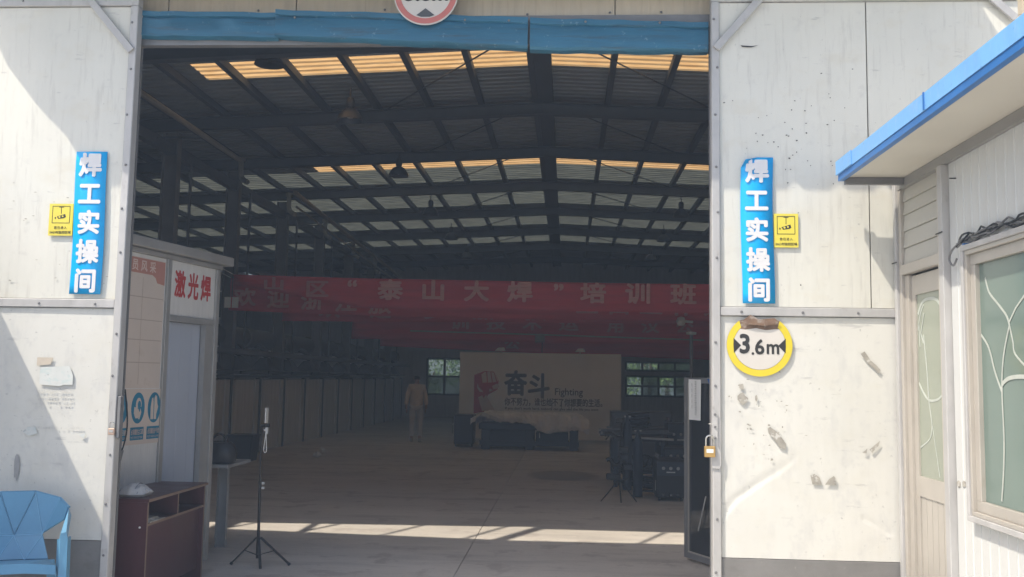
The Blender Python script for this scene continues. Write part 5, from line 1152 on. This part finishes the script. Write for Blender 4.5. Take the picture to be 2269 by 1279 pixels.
# ---------------------------------------------------------------- greenery seen through the rear windows
def leafy(label, x, y, h, rad, seed):
    t = thing('bushy_tree', label, 'tree', (x, y, -.06), group='trees outside the rear windows'); r_ = random.Random(seed)
    tk = MB(); tk.tube([(x, y, -.06), (x+.05, y, h*.35), (x+.1, y, h*.7)], [.14, .10, .05], 8)
    for k in range(5):
        a = r_.uniform(0, 6.28); tk.tube([(x+.04, y, h*(.25+.1*k)), (x+rad*.6*math.cos(a), y+rad*.6*math.sin(a), h*(.45+.1*k))], [.05, .02], 6)
    tk.build('trunk', 'bark', t)
    mb = MB(); vs, fs = [], []
    for c_ in range(46):
        a, b_ = r_.uniform(0, 6.28), r_.random()**.5; cz_ = h*r_.uniform(.18, 1.0); rr = rad*b_*(1.1-.5*abs(cz_/h-.5))
        c = Vector((x+rr*math.cos(a), y+rr*math.sin(a), cz_))
        for k in range(60):
            p = c+Vector((r_.gauss(0, .22), r_.gauss(0, .22), r_.gauss(0, .18))); u = Vector((r_.uniform(-1, 1), r_.uniform(-1, 1), r_.uniform(-1, 1))).normalized(); w = u.orthogonal().normalized(); s = r_.uniform(.05, .10); n = len(vs)
            vs += [p-u*s, p+w*s*.5, p+u*s, p-w*s*.5]; fs.append((n, n+1, n+2, n+3))
    mb.add(vs, fs); me = bpy.data.meshes.new('crown'); iv = MAT[t.name].inverted(); me.from_pydata([tuple(iv @ Vector(p)) for p in vs], [], fs); link('crown', me, M['leaf'], t)
for i, (x, y, h, rad) in enumerate(((-6.6, 44, 4.2, 1.8), (-4.4, 45.5, 4.6, 1.9), (-2.6, 44.5, 4, 1.7), (1.9, 44.2, 4.1, 1.8), (3.9, 45.2, 4.6, 1.9), (6.0, 44.0, 4.0, 1.8), (-8, 47, 5, 2), (0, 47, 5, 2), (5, 48, 5.5, 2.2))):
    leafy('sunlit bushy tree outside the rear window left of the board' if x < -2 else 'sunlit bushy tree outside the rear window right of the board', x, y, h, rad, i)

wp = thing('bright_opening_plate', 'pair of small white plates standing in for a bright opening beside the white room roof corner', 'panel', (-5.62, 15.5, 2.7))  # white plates added in place of a bright opening
for x in (-5.73, -5.60): MB().box(x, x+.105, 15.5, 15.51, 2.74, 2.92).build('square', 'white', wp)
MB().tube([(-5.61, 15.52, 2.92), (-5.61, 15.52, 3.6)], .006, 5).build('cord', 'black_metal', wp)

# ---------------------------------------------------------------- added haze volume, lifts the blacks like lens glare
hz = bpy.data.materials.new('veil_haze'); hz.use_nodes = True; nt = hz.node_tree; nt.nodes.clear()
pv = nt.nodes.new('ShaderNodeVolumePrincipled'); pv.inputs['Color'].default_value = (.60, .77, 1.0, 1); pv.inputs['Density'].default_value = HAZE; pv.inputs['Anisotropy'].default_value = 0.
nt.links.new(pv.outputs[0], nt.nodes.new('ShaderNodeOutputMaterial').inputs['Volume'])
ho = MB().box(-72, 72, -62, 82, -1.1, 7.8).build('haze', hz); ho['kind'] = 'stuff'
